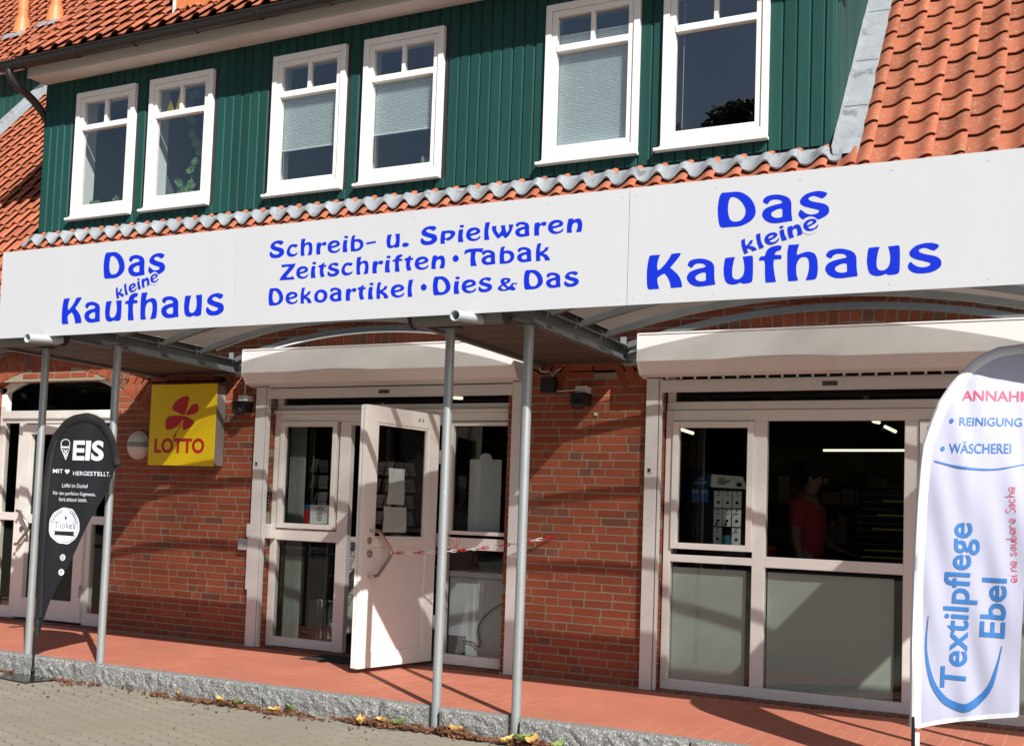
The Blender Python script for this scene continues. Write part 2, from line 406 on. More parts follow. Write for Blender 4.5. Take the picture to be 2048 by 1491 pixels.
def flag_print(mb, fy, off, step=.022, lift=None):
    """lay flat print (x, z in the first and last coordinate) on a waving cloth: cut it fine, then follow fy"""
    me = bpy.data.meshes.new('tmp'); me.from_pydata([(v[0], 0, v[2]) for v in mb.v], [], mb.f)
    bm = bmesh.new(); bm.from_mesh(me); bpy.data.meshes.remove(me)
    for ax in (0, 2):
        lo = min(v.co[ax] for v in bm.verts); hi = max(v.co[ax] for v in bm.verts); st = step if ax == 0 else step*1.6
        c = lo+st
        while c < hi:
            no = Vector((1, 0, 0)) if ax == 0 else Vector((0, 0, 1))
            bmesh.ops.bisect_plane(bm, geom=bm.verts[:]+bm.edges[:]+bm.faces[:], plane_co=no*c, plane_no=no); c += st
    b = MB(); bm.verts.index_update(); b.v = [(v.co.x, fy(v.co.x, v.co.z)+off, v.co.z+(.14*lift(v.co.x, v.co.z) if lift else 0)) for v in bm.verts]; b.f = [tuple(v.index for v in f.verts) for f in bm.faces]
    bm.free(); return b
GLYPHS = {
 'D': (201.3, 191.9, [[(20,192,1),(63,191,0),(102,190,0),(137,177,0),(168,152,0),(190,119,0),(201,81,0),(198,51,0),(179,26,0),(149,9,0),(115,0,0),(68,0,0),(26,0,1),(13,10,0),(5,41,0),(0,86,0),(0,122,0),(5,161,0),(11,181,0)],[(75,164,0),(99,157,0),(125,134,0),(143,104,0),(149,77,0),(142,51,0),(123,31,0),(93,27,0),(71,36,0),(60,59,0),(54,94,0),(56,130,0),(62,154,0)]]),
 'a': (157.2, 153.6, [[(157,6,1),(122,3,0),(78,0,0),(47,4,0),(20,18,0),(4,39,0),(0,55,0),(7,75,0),(27,89,0),(58,98,0),(84,102,0),(100,106,0),(101,115,0),(88,125,0),(70,128,0),(53,128,0),(37,120,0),(29,108,0),(17,110,0),(5,120,0),(4,131,0),(16,146,0),(39,153,0),(74,154,0),(106,146,0),(132,133,0),(146,114,0),(150,92,0),(151,52,0),(155,21,0)],[(105,71,1),(98,76,0),(85,76,0),(68,71,0),(52,61,0),(47,50,0),(53,38,0),(68,30,0),(86,28,0),(100,30,0),(106,35,1)]]),
 's': (154.1, 151.7, [[(144,134,1),(136,141,0),(119,148,0),(96,152,0),(67,150,0),(37,142,0),(15,125,0),(6,108,0),(11,91,0),(30,77,0),(57,67,0),(83,58,0),(100,52,0),(104,46,0),(100,38,0),(87,32,0),(68,30,0),(46,35,0),(27,47,0),(12,62,1),(4,54,0),(0,40,0),(4,26,0),(20,10,0),(42,2,0),(68,0,0),(102,2,0),(131,13,0),(150,28,0),(154,46,0),(149,65,0),(131,80,0),(105,89,0),(79,96,0),(56,106,0),(49,116,0),(56,124,0),(71,128,0),(86,126,0),(104,117,0),(119,111,1),(134,120,0)]]),
 'K': (200.8, 192.8, [[(14,191,1),(42,192,0),(72,192,1),(63,167,0),(57,138,0),(59,113,0),(65,106,0),(78,114,0),(103,139,0),(125,169,0),(136,191,1),(161,193,0),(188,193,1),(184,178,0),(157,144,0),(131,115,1),(154,95,0),(180,67,0),(196,34,0),(201,3,1),(170,2,0),(138,2,1),(133,29,0),(119,62,0),(100,86,1),(77,75,0),(61,61,0),(62,36,0),(72,1,1),(42,1,0),(15,0,1),(5,14,0),(0,60,0),(0,110,0),(4,151,0),(10,182,0)]]),
 'u': (155.6, 149.5, [[(9,148,1),(33,149,0),(60,149,1),(53,127,0),(47,92,0),(46,57,0),(51,37,0),(64,28,0),(83,28,0),(100,41,0),(109,62,0),(111,92,0),(107,123,0),(100,148,1),(124,149,0),(148,150,0),(154,142,0),(156,98,0),(156,50,0),(154,15,0),(144,5,0),(123,2,0),(101,3,0),(93,10,1),(75,3,0),(50,0,0),(28,6,0),(12,20,0),(3,51,0),(0,82,0),(2,113,0),(5,139,0)]]),
 'f': (115.2, 195.1, [[(115,192,1),(114,179,0),(109,168,1),(95,166,0),(84,158,0),(80,146,1),(97,144,0),(115,142,1),(115,121,1),(100,121,0),(79,121,1),(75,106,0),(77,72,0),(83,33,0),(90,1,1),(65,0,0),(37,0,1),(33,31,0),(32,75,0),(30,114,1),(20,121,0),(1,120,1),(0,131,0),(6,141,1),(30,144,1),(36,166,0),(48,182,0),(67,191,0),(92,195,0)]]),
 'h': (155.8, 193.8, [[(5,194,1),(32,193,0),(60,193,1),(53,172,0),(48,146,0),(51,138,0),(66,142,0),(86,148,0),(110,150,0),(135,140,0),(149,118,0),(155,83,0),(156,49,0),(153,20,0),(147,6,0),(133,1,0),(95,0,1),(104,23,0),(112,61,0),(111,95,0),(103,117,0),(86,124,0),(66,119,0),(50,95,0),(46,65,0),(49,31,0),(57,1,1),(31,0,0),(7,1,1),(2,42,0),(0,107,0),(0,158,0)]]),
 'c': (86.1, 82.4, [[(84,76,1),(66,81,0),(34,82,0),(13,68,0),(0,42,0),(3,20,0),(20,4,0),(45,0,0),(73,6,0),(85,18,0),(86,27,1),(69,18,0),(50,16,0),(31,24,0),(24,40,0),(30,56,0),(45,67,0),(64,60,1),(78,63,0)]]),
 'r': (74.6, 77.7, [[(8,77,1),(30,78,1),(35,67,1),(50,77,0),(69,77,0),(75,67,0),(70,57,0),(57,54,0),(44,61,0),(34,51,0),(30,32,0),(32,0,1),(2,1,1),(0,40,0),(2,70,0)]]),
 'e': (95.9, 82.1, [[(35,82,0),(67,81,0),(87,70,0),(94,56,0),(85,44,0),(57,37,0),(30,32,0),(39,18,0),(61,13,0),(80,18,0),(93,30,1),(96,20,0),(84,7,0),(52,0,0),(20,8,0),(2,28,0),(0,51,0),(10,71,0)],[(58,67,0),(70,62,0),(61,52,0),(30,47,0),(28,53,0),(39,63,0)]]),
 'i': (34.2, 105.1, [[(4,78,1),(30,78,1),(27,38,0),(34,0,1),(2,1,1),(0,40,0)],[(6,98,0),(14,105,0),(26,105,0),(34,98,0),(30,91,0),(18,89,0)]]),
 'b': (95.1, 104.1, [[(8,102,1),(34,104,1),(26,78,0),(53,78,0),(82,68,0),(95,46,0),(93,24,0),(75,7,0),(48,0,0),(3,1,1),(0,42,0),(2,80,0)],[(30,60,0),(51,61,0),(67,50,0),(71,34,0),(59,19,0),(35,14,0),(29,35,0)]]),
 'o': (100.6, 83.6, [[(48,84,0),(74,80,0),(96,62,0),(101,40,0),(93,16,0),(68,1,0),(39,0,0),(10,12,0),(0,35,0),(4,59,0),(22,78,0)],[(48,67,0),(68,58,0),(74,39,0),(64,20,0),(48,15,0),(32,22,0),(26,39,0),(32,60,0)]]),
 'Z': (119.2, 103.9, [[(9,104,1),(64,104,0),(119,104,1),(102,74,0),(65,37,0),(51,19,1),(79,16,0),(104,22,1),(114,0,1),(0,1,1),(15,27,0),(53,66,0),(72,86,1),(42,89,0),(19,84,1)]]),
 't': (61.2, 95.3, [[(48,95,1),(42,80,1),(61,79,1),(59,67,1),(43,67,1),(40,37,0),(52,5,1),(25,0,1),(14,28,0),(13,66,1),(0,68,1),(4,80,1),(20,83,0),(33,92,0)]]),
 'T': (125.9, 106.4, [[(126,102,1),(117,78,1),(93,85,0),(76,86,1),(72,56,0),(77,23,0),(86,0,1),(46,0,1),(42,36,0),(44,85,1),(25,85,0),(0,73,1),(4,98,0),(24,105,0),(74,106,0)]]),
 'p': (98, 78.7, [[(6,78,1),(56,79,0),(90,72,0),(98,56,0),(85,33,0),(59,18,0),(47,17,0),(33,26,1),(28,16,0),(32,0,1),(2,0,1),(0,40,0)],[(31,60,0),(51,63,0),(68,57,0),(66,45,0),(49,35,0),(32,32,0)]]),
 'w': (137.2, 80.4, [[(0,80,1),(28,80,1),(28,54,0),(46,28,1),(62,51,0),(57,79,1),(84,80,1),(88,52,0),(98,31,1),(111,55,0),(107,80,1),(137,80,1),(131,51,0),(113,18,0),(90,0,1),(70,19,1),(41,1,1),(14,34,0),(0,64,0)]]),
 'n': (93.5, 83.3, [[(8,82,1),(35,83,1),(37,72,1),(57,78,0),(78,77,0),(91,59,0),(94,28,0),(89,0,1),(57,1,1),(66,31,0),(65,51,0),(52,58,0),(36,49,0),(29,26,0),(32,0,1),(1,1,1),(0,41,0)]]),
 'l': (34.2, 106.8, [[(5,106,1),(34,107,1),(27,74,0),(25,42,0),(33,0,1),(2,0,1),(0,55,0)]]),
 'k': (91.8, 104.9, [[(7,103,1),(34,105,1),(26,76,0),(26,53,1),(52,64,0),(58,77,1),(81,79,1),(74,60,0),(47,44,1),(72,32,0),(88,12,0),(92,0,1),(59,1,1),(55,17,0),(36,31,0),(27,26,0),(31,1,1),(3,0,1),(0,57,0)]]),
 '-': (74.1, 16.6, [[(6,13,1),(74,17,1),(70,4,1),(0,0,1)]]),
 '.': (47.8, 24.9, [[(0,13,0),(10,24,0),(28,25,0),(46,17,0),(48,8,0),(32,0,0),(11,0,0)]]),
 '*': (42.1, 41.5, [[(20,42,0),(36,33,0),(42,19,0),(37,6,0),(21,0,0),(6,8,0),(0,22,0),(5,34,0)]]),
 '&': (120.4, 78.3, [[(120,43,1),(117,32,1),(104,38,0),(92,30,0),(101,19,0),(109,15,1),(108,3,0),(91,0,0),(73,6,0),(54,1,0),(22,1,0),(2,10,0),(0,23,0),(12,35,0),(23,42,0),(14,56,0),(19,72,0),(42,78,0),(68,74,0),(77,63,0),(69,50,0),(46,41,1),(64,24,0),(78,31,0),(89,44,0)],[(40,65,0),(51,67,0),(57,62,0),(46,52,0),(37,58,0)],[(30,32,0),(47,20,0),(53,12,0),(36,9,0),(22,16,0),(21,25,0)]]),
}
LINES = {'L1':[('S',-4.739,-4.621),('c',-4.6,-4.512),('h',-4.489,-4.397),('r',-4.366,-4.289),('e',-4.278,-4.183),('i',-4.162,-4.124),('b',-4.102,-4.007),('-',-3.988,-3.913),('u',-3.836,-3.741),('.',-3.722,-3.674),('S',-3.592,-3.475),('p',-3.452,-3.351),('i',-3.331,-3.293),('e',-3.276,-3.18),('l',-3.155,-3.118),('w',-3.104,-2.965),('a',-2.951,-2.858),('r',-2.829,-2.753),('e',-2.741,-2.645),('n',-2.623,-2.53)],'L2':[('Z',-4.649,-4.523),('e',-4.515,-4.421),('i',-4.4,-4.361),('t',-4.344,-4.282),('s',-4.271,-4.181),('c',-4.164,-4.079),('h',-4.052,-3.961),('r',-3.932,-3.855),('i',-3.84,-3.801),('f',-3.787,-3.716),('t',-3.702,-3.638),('e',-3.626,-3.529),('n',-3.508,-3.415),('*',-3.363,-3.321),('T',-3.284,-3.156),('a',-3.167,-3.074),('b',-3.047,-2.952),('a',-2.933,-2.84),('k',-2.813,-2.723)],'L3':[('D',-4.73,-4.611),('e',-4.591,-4.495),('k',-4.472,-4.384),('o',-4.365,-4.264),('a',-4.245,-4.153),('r',-4.123,-4.045),('t',-4.037,-3.974),('i',-3.956,-3.918),('k',-3.895,-3.806),('e',-3.79,-3.693),('l',-3.669,-3.632),('*',-3.577,-3.535),('D',-3.492,-3.37),('i',-3.347,-3.308),('e',-3.293,-3.196),('s',-3.181,-3.09),('&',-3.05,-2.926),('D',-2.884,-2.763),('a',-2.743,-2.651),('s',-2.63,-2.54)],'Das':[('D',-1.747,-1.544),('a',-1.509,-1.351),('s',-1.32,-1.166)],'Kauf':[('K',-2.136,-1.935),('a',-1.909,-1.752),('u',-1.708,-1.552),('f',-1.52,-1.404),('h',-1.373,-1.218),('a',-1.18,-1.02),('u',-0.976,-0.82),('s',-0.781,-0.627)]}

# ================================================================ GROUND
ZP = -0.15
b = MB(); b.add([(-400, -400, ZP), (400, -400, ZP), (400, 60, ZP), (-400, 60, ZP)], [(0, 1, 2, 3)])
struct('pavement', b, 'pavement', recalc=False)
b = MB(); b.box(-16, 5, -1.79, .13, ZP+.004, 0)
struct('walkway', b, 'walk')
# granite kerb: rough hewn stones, notched round the posts
POSTS = [(-7.275, -1.80), (-6.53, -1.78), (-3.60, -1.84), (-3.045, -1.84)]
joints = [-16, -13.2, -11.6, -10.3, -9.1, -8.15, -7.35]
segs = list(zip(joints[:-1], joints[1:]))+[(-7.35, -6.70), (-6.70, -6.578), (-6.487, -5.86), (-5.86, -4.92), (-4.92, -3.99), (-3.99, -3.648), (-3.556, -3.095),
        (-3.003, -1.95), (-1.95, -1.02), (-1.02, 0.1), (.1, 1.2), (1.2, 2.4), (2.4, 3.6), (3.6, 5)]
b = MB()
for a, c in segs:
    a += .008; c -= .008; n = max(3, int((c-a)/.035))
    prof = [(-1.79, -.14), (-1.79, .002), (-1.83, .003), (-1.872, .001), (-1.886, -.012), (-1.89, -.04), (-1.893, -.075), (-1.893, -.11), (-1.888, -.16)]
    vs = []; m = len(prof)
    for i in range(n+1):
        x = a+(c-a)*i/n
        for j, (y, z) in enumerate(prof):
            k = 0 if j < 2 else (.25 if j < 4 else 1.0)
            q = Vector((x*16, y*16, z*16)); d = noise.noise(q)*.013+noise.noise(q*2.3)*.010+noise.noise(q*5)*.004
            e = .006*max(0.0, math.sin(math.pi*i/n))**.3
            vs.append((x, y-(d+e)*k, z+d*.35*k))
    fs = [(i*m+j, i*m+j+1, (i+1)*m+j+1, (i+1)*m+j) for i in range(n) for j in range(m-1)]
    fs += [tuple(range(m)), tuple(n*m+j for j in range(m))[::-1]]
    b.add(vs, fs)
b.box(-16, 5, -1.828, -1.789, ZP+.002, -.006)
struct('kerb', b, 'granite')

# ================================================================ SHOP BUILDING
shop = thing('shop_building', 'red brick shop house with green boarded dormer storey and clay tiled roof', 'building', (-5, 0, 0))
OPEN = [(-9.89, -8.21, 2.42), (-6.37, -4.02, 2.36), (-2.765, 1.2, 2.36)]
XL, XR, ZT = -13.6, 2.6, 3.02
bw, bh, j_ = .2235, .0625, .0125
br = MB(); bd = MB()
def in_open(x, z):
    for a, c, t in OPEN:
        if a+.002 < x < c-.002 and z < t: return True
    return False
ARCH = [(-9.05, .0, 2.565, 1.9, .24), (-5.19, 0, 2.56, 3.75, .27), (-1.47, 0, 2.58, 3.9, .25)]   # centre x, -, inner peak z, radius, band height
def in_arch(x, z):
    for cx, _, pz, rr, bhh in ARCH:
        r = math.hypot(x-cx, z-(pz-rr))
        if abs(x-cx) < 1.72 and rr-.02 < r < rr+bhh+.005 and z > 2.3: return True
    return False
rows = int(ZT/bh)
for r in range(rows):
    z0 = r*bh+j_*.5; z1 = z0+bh-j_
    x = XL+random.choice([0, .055, .11, .165])-(r % 2)*.11; cnt = 0
    while x < XR:
        header = random.random() < .17
        w = (.1065 if header else bw)
        a, c = x+j_*.5, x+w-j_*.5
        # split at openings
        parts = [(a, c)]
        for oa, oc, t in OPEN:
            if z0 < t-.01:
                np_ = []
                for (p, q) in parts:
                    if q <= oa or p >= oc: np_.append((p, q)); continue
                    if p < oa: np_.append((p, oa))
                    if q > oc: np_.append((oc, q))
                parts = np_
        for p, q in parts:
            if q-p < .02 or in_arch((p+q)/2, (z0+z1)/2): continue
            dd = random.uniform(-.0015, .0015)
            (bd if random.random() < (.22 if header else .035) else br).box(p, q, dd, .112, z0+random.uniform(-.001, .001), z1)
        x += w
# soldier arches
for cx, _, pz, rr, bhh in ARCH:
    n = int(3.4*rr/.0735*.98/rr*1.0); half = 1.66/rr
    n = int(2*half*rr/.0735)
    for i in range(n):
        th = -half+2*half*(i+.5)/n; M4 = Matrix.Translation((cx, 0, pz-rr)) @ Matrix.Rotation(th, 4, 'Y')
        cut = random.random() < .5
        segz = [(rr, rr+bhh)] if not cut else [(rr, rr+.085), (rr+.098, rr+bhh)]
        for s0, s1 in segz:
            (bd if random.random() < .16 else br).boxm(M4, -.031, .031, random.uniform(-.006, -.002), .1, s0, s1)
nb_ = len(br.f); br.add(bd.v, bd.f); bw_o = obj('brick_wall', br, 'brick', shop); bw_o.data.materials.append(M['brickd'])
for p_ in bw_o.data.polygons:
    if p_.index >= nb_: p_.material_index = 1
b = MB()
edges = [XL]+[e for o in OPEN for e in o[:2]]+[XR]
for a, c in zip(edges[0::2], edges[1::2]): b.box(a+.004, c-.004, .0035, .122, ZP, 2.36)
b.box(XL+.004, XR-.004, .0035, .122, 2.42, ZT)
for a, c, t in OPEN: b.box(a-.01, c+.01, .0037, .122, t-.005, 2.425)
obj('mortar_backing', b, 'mortar', shop)
# brick-on-edge thresholds in front of the frames
b = MB(); bm_ = MB()
for a, c, t in OPEN:
    x = a+.004
    while x < c-.02:
        b.box(x, min(x+.068, c-.004), -.055, .135, ZP+.02, random.uniform(.0, .003)+.008); x += .0795
    bm_.box(a+.004, c-.004, -.05, .13, ZP+.02, .003)
obj('threshold_bricks', b, 'brickd', shop, bevel=.003); obj('threshold_mortar', bm_, 'mortar', shop)
b = MB(); b.box(XL, -9.9, -.035, -.004, ZP+.02, .012); b.box(-8.2, -6.38, -.035, -.004, ZP+.02, .014); b.box(-4.01, -2.775, -.035, -.004, ZP+.02, .014)
obj('base_mortar_fillet', b, 'mortar', shop)

# ---- lower roof and dormer ------------------------------------------------------------
TW, TE = .2200, .2950
PROF = [(-.10, -.012), (.0, -.014), (.12, -.016), (.28, -.018), (.44, -.008), (.58, .012), (.71, .031), (.83, .040), (.92, .038), (1.0, .024)]
def tiles(x0, x1, s0, s1, org, ang, keep=lambda x, s: True, phase=0.0):
    """clay pantiles on the plane through org=(y,z) with pitch ang; s runs up the slope"""
    mb = MB(); ca, sa = math.cos(ang), math.sin(ang)
    def P(x, s, hgt): return (x, org[0]+s*ca-hgt*sa, org[1]+s*sa+hgt*ca)
    i0 = math.floor((x0-phase)/TW); i1 = math.ceil((x1-phase)/TW); k0 = math.floor(s0/TE); k1 = math.ceil(s1/TE)
    for k in range(k0, k1):
        for i in range(i0, i1):
            xa = phase+i*TW; sa_ = k*TE
            if not keep(xa+TW/2, sa_+TE/2): continue
            jx = random.uniform(-.003, .003); jh = random.uniform(0, .004); vs = []
            for (u, hgt) in PROF:
                x = xa+u*TW*1.02+jx
                vs += [P(x, sa_-.02, hgt+.028+jh), P(x, sa_-.02, hgt+.017+jh), P(x, sa_+TE+.02, hgt+.002)]
            n = len(PROF)
            fs = [(3*q, 3*q+3, 3*q+5, 3*q+2) for q in range(n-1)]+[(3*q+1, 3*q+4, 3*q+3, 3*q) for q in range(n-1)]
            fs += [(3*n-3, 3*n-2, 3*n-1)]
            mb.add(vs, fs)
    return mb
RA = R(48); RO_ = (1.0, 4.22); TA = math.tan(RA)
DX0, DX1, YD = -10.475, -1.75, 1.0
cheek2 = -13.53
b = tiles(DX0-.1, DX1, -1.7, -.04, RO_, RA)
b = merge(b, tiles(-22, DX0-.02, -1.7, 10.5, RO_, RA, keep=lambda x, s: x < DX0-.02 and (x > cheek2+.05 or s > 5.0)))
obj('roof', b, 'tile', shop, smooth=True, recalc=False)
b = tiles(DX1+.10, 3.2, -1.7, 5.2, RO_, RA, phase=-1.0)
obj('weathered_roof', b, 'tile_old', shop, smooth=True, recalc=False)
b = MB(); ca, sa = math.cos(RA), math.sin(RA)
def RP(x, s, hh): return (x, RO_[0]+s*ca-hh*sa, RO_[1]+s*sa+hh*ca)
b.add([RP(-17, -1.72, -.03), RP(3.2, -1.72, -.03), RP(3.2, -.05, -.03), RP(-17, -.05, -.03)], [(0, 1, 2, 3)])
b.add([RP(-17, -.05, -.03), RP(DX0-.02, -.05, -.03), RP(DX0-.02, 10.6, -.03), RP(-22, 10.6, -.03)], [(0, 1, 2, 3)])
b.add([RP(DX1+.02, -.05, -.03), RP(3.2, -.05, -.03), RP(3.2, 5.2, -.03), RP(DX1+.02, 5.2, -.03)], [(0, 1, 2, 3)])
obj('roof_underlay', b, 'soffit', shop, recalc=False)

b = MB(); b.box(-17, 3.2, -.30, .02, 2.90, 2.94); b.box(-17, 3.2, -.325, -.301, 2.90, 3.0)
obj('main_eave', b, 'soffit', shop)
# green vertical boards (front) with chamfered edges
def boards(x0, x1, z0, z1, holes, w=.1095):
    mb = MB(); x = x0; ch = .011
    zs = lambda a, c: [(z0, z1)]
    while x < x1-.004:
        a, c = x+.002, min(x+w, x1)-.002
        spans = [(z0, z1)]
        for hx0, hx1, hz0, hz1 in holes:
            if c > hx0+.03 and a < hx1-.03:
                spans = [q for s in spans for q in ((s[0], min(s[1], hz0)), (max(s[0], hz1), s[1])) if q[1]-q[0] > .01]
        dy = random.uniform(-.002, .002)
        for s0, s1 in spans:
            mb.prism_ = None
            vs = [(a, YD+.012, s0), (a+ch, YD-.002+dy, s0), (c-ch, YD-.002+dy, s0), (c, YD+.012, s0)]
            vs = vs+[(q[0], q[1], s1) for q in vs]
            mb.add(vs, [(0, 1, 5, 4), (1, 2, 6, 5), (2, 3, 7, 6), (3, 2, 1, 0), (4, 5, 6, 7)])
        x += w
    return mb
WINS = [(-9.955, -9.082), (-8.875, -8.005), (-7.232, -6.352), (-6.145, -5.265), (-4.228, -3.352), (-3.145, -2.256)]
WZ0, WZ1 = 4.36, 5.81
holes = [(a-.01, c+.01, WZ0, WZ1) for a, c in WINS]
obj('dormer_boards', boards(DX0, DX1, 4.265, 6.0, holes), 'green', shop)
b = MB()                                            # backing behind boards between windows
ed = [DX0+.01]+[e for wv in WINS for e in wv]+[DX1-.01]
for a, c in zip(ed[0::2], ed[1::2]): b.box(a, c, YD+.012, YD+.05, 4.2, 6.0)
for a, c in WINS: b.box(a, c, YD+.012, YD+.05, 4.2, WZ0); b.box(a, c, YD+.012, YD+.05, WZ1, 6.0)
obj('dormer_backing', b, 'black', shop)
b = MB()                                            # right cheek with narrow boards, and left cheek
y = YD+.014
while y < 3.6:
    zlo = RO_[1]+TA*(y-RO_[0])
    b.add([(DX1, y, zlo), (DX1+.012, y+.012, zlo), (DX1+.012, y+.085, zlo+.08), (DX1, y+.097, zlo+.1), (DX1, y, 6.9), (DX1+.012, y+.012, 6.9), (DX1+.012, y+.085, 6.9), (DX1, y+.097, 6.9)],
          [(0, 1, 5, 4), (1, 2, 6, 5), (2, 3, 7, 6)]); y += .1
obj('dormer_cheek_boards', b, 'green', shop)
b = MB(); b.add([(DX0, YD, 4.2), (DX0, 2.72, 6.1), (DX0, 2.2, 6.1), (DX0, YD, 6.1)], [(0, 1, 2, 3)])
obj('dormer_cheek_boards', b, 'green', shop, recalc=False)
# lead and zinc flashings
b = MB()
n = int((DX1-DX0)/TW*10); vs = []
for i in range(n+1):
    x = DX0-.06+(DX1+.16-DX0)*i/n
    u = (x/TW) % 1.0; hgt = .0
    for q in range(len(PROF)-1):
        if PROF[q][0] <= u <= PROF[q+1][0]:
            t = (u-PROF[q][0])/(PROF[q+1][0]-PROF[q][0]); hgt = PROF[q][1]*(1-t)+PROF[q+1][1]*t
    wv = noise.noise(Vector((x*9, 0, 0)))*.011; dip = -.018*(1-math.cos(2*math.pi*u+1.2))
    vs += [(x, YD-.002+wv*.3, 4.240+wv*.8), (x, YD-.030, 4.215+hgt*.5+wv), RP(x, -.10, hgt+.066+wv*.6), RP(x, -.19+dip*1.5+wv*1.6+.012*noise.noise(Vector((x*2.3, 4, 0))), hgt+.058), RP(x, -.195+dip*1.5+wv*1.6+.012*noise.noise(Vector((x*2.3, 4, 0))), hgt+.044)]
b.add(vs, [(5*i+j, 5*i+j+1, 5*i+6+j, 5*i+5+j) for i in range(n) for j in range(4)])
obj('lead_flashing', b, 'zinc', shop, smooth=True)
b = MB(); n = 60; vs = []
for i in range(n+1):
    s = -.16+4.6*i/n; k = noise.noise(Vector((s*5, 3, 0)))*.016
    vs += [RP(DX1+.016, s+.05, .10+k), RP(DX1+.03+k, s, .055+k), RP(DX1+.15, s, .052+k*.6), RP(DX1+.215+k, s, .045)]
b.add(vs, [(4*i+j, 4*i+j+1, 4*i+5+j, 4*i+4+j) for i in range(n) for j in range(3)])
for s in (.55, 1.3, 2.2, 3.1): b.add([RP(DX1+.03, s, .062), RP(DX1+.215, s, .056), RP(DX1+.215, s+.012, .056), RP(DX1+.03, s+.012, .062)], [(0, 1, 2, 3)])
obj('cheek_flashing', b, 'zinc', shop, smooth=True)
# dormer eaves: soffit, fascia, gutter with brackets, upper roof
b = MB(); b.box(DX0-.02, -1.3, .745, 1.0, 5.995, 6.02)
obj('eave_soffit', b, 'eave', shop)
b = MB(); b.box(DX0-.02, -1.3, .72, .744, 5.985, 6.20); b.add([(DX0-.02, .745, 5.995), (DX0-.02, 1.0, 5.995), (DX0-.02, 1.0, 6.35), (DX0-.02, .745, 6.2)], [(0, 1, 2, 3)])
obj('eave_fascia', b, 'eave', shop)
b = MB(); pr = [(.575+.072*math.cos(t), 6.12+.085*math.sin(t)) for t in [math.pi+math.pi*k/10 for k in range(11)]]
pr = pr+[(.575+.062*math.cos(t), 6.12+.075*math.sin(t)) for t in [2*math.pi-math.pi*k/10 for k in range(11)]]
b.prismx(pr, -10.75, -1.2); b.tube([(-10.75, .503, 6.123), (-1.2, .503, 6.123)], .011, 8)
b.prismx(pr[:11], -10.755, -10.748)
gut = obj('gutter', b, 'dark', shop, smooth=True)
for x in [-10.4+.82*i for i in range(11)]:
    b = MB(); b.prismx([(.575+.080*math.cos(t), 6.12+.093*math.sin(t)) for t in [math.pi+math.pi*k/8 for k in range(9)]], x-.016, x+.016)
    obj('gutter_bracket', b, 'dark', gut)
b = MB(); b.tube(smooth_line([(-10.62, .575, 6.08), (-10.62, .575, 5.99), (-10.60, .65, 5.91), (-10.56, .86, 5.80), (-10.53, .98, 5.70), (-10.525, 1.06, 5.62), (-10.525, 1.10, 5.50), (-10.525, 1.12, 4.6)]), .045, 14)
obj('downpipe', b, 'dark', shop, smooth=True)
UA = R(43)
b = tiles(-10.60, -2.6, 0, 4.5, (.555, 6.175), UA, phase=.07)
obj('dormer_roof', b, 'tile', shop, smooth=True, recalc=False)
b = MB(); ca2, sa2 = math.cos(UA), math.sin(UA)
b.add([(-10.6, .60, 6.165), (-1.2, .60, 6.165), (-1.2, .60+4.6*ca2, 6.165+4.6*sa2), (-10.6, .60+4.6*ca2, 6.165+4.6*sa2)], [(0, 1, 2, 3)])
b.add([(-10.59, .60, 6.05), (-10.59, .60, 6.19), (-10.59, 3.9, 6.19+3.3*math.tan(UA)), (-10.59, 3.9, 6.03+3.3*math.tan(UA))], [(0, 1, 2, 3)])
obj('dormer_roof_underlay', b, 'dark', shop, recalc=False)
# vent pipes through the upper roof
def UP(x, y): return (x, y, 6.175+(y-.555)*math.tan(UA))
for (x, y) in ((-16.14, 5.60), (-15.50, 5.74)):
    p = (x, y, RO_[1]+TA*(y-RO_[0])); b = MB(); b.tube([(p[0], p[1], p[2]-.08), (p[0], p[1], p[2]+.20)], [.17, .12], 16); b.tube([(p[0], p[1], p[2]+.20), (p[0], p[1], p[2]+.23)], .115, 16)
    b.tube([(p[0], p[1], p[2]+.23), (p[0], p[1], p[2]+1.7)], .095, 16); b.tube([(p[0], p[1], p[2]+.36), (p[0], p[1], p[2]+.38)], .10, 16)
    v = obj('vent_pipe', b, 'terracotta', shop, smooth=True)
    b = MB(); vs = []
    for i in range(9):
        xx = p[0]-.24+.50*i/8; w = .03*math.sin(i*2.1)
        vs += [(xx, p[1]-.14, RO_[1]+TA*(p[1]-.14-RO_[0])+.09), (xx, p[1]-.26+w, RO_[1]+TA*(p[1]-.26+w-RO_[0])+.08)]
    b.add(vs, [(2*i, 2*i+1, 2*i+3, 2*i+2) for i in range(8)]); obj('lead_collar', b, 'zinc', v)
# small tile-hung roof dormer on the upper roof
def scale_front(x0, x1, y, z0, z1):
    mb = MB(); s = .155; r = 0; z = z0
    while z < z1:
        x = x0+(r % 2)*s/2-s
        while x < x1:
            a, c = max(x, x0), min(x+s-.006, x1)
            if c-a > .02: mb.prism([(a, z+.045), (a+(c-a)*.28, z), (a+(c-a)*.72, z), (c, z+.045), (c, z+.23), (a, z+.23)], y-.018+.004*(r % 3)-random.uniform(0, .003), y)
            x += s
        z += .125; r += 1
    return mb
b = scale_front(-8.40, -5.7, .80, 6.42, 8.2); rd = obj('roof_dormer', b, 'scale', shop)
b = MB(); b.box(-8.44, -8.402, .77, .83, 6.36, 8.2); obj('corner_trim', b, 'eave', rd)
b = MB(); b.add([(-8.42, .83, 6.4), (-8.42, 2.8, 8.3), (-8.42, .83, 8.3)], [(0, 1, 2)]); b.box(-8.40, -5.7, .80, .82, 6.36, 6.43); obj('cheek', b, 'dark', rd)
b = MB(); vs = []; n = 50
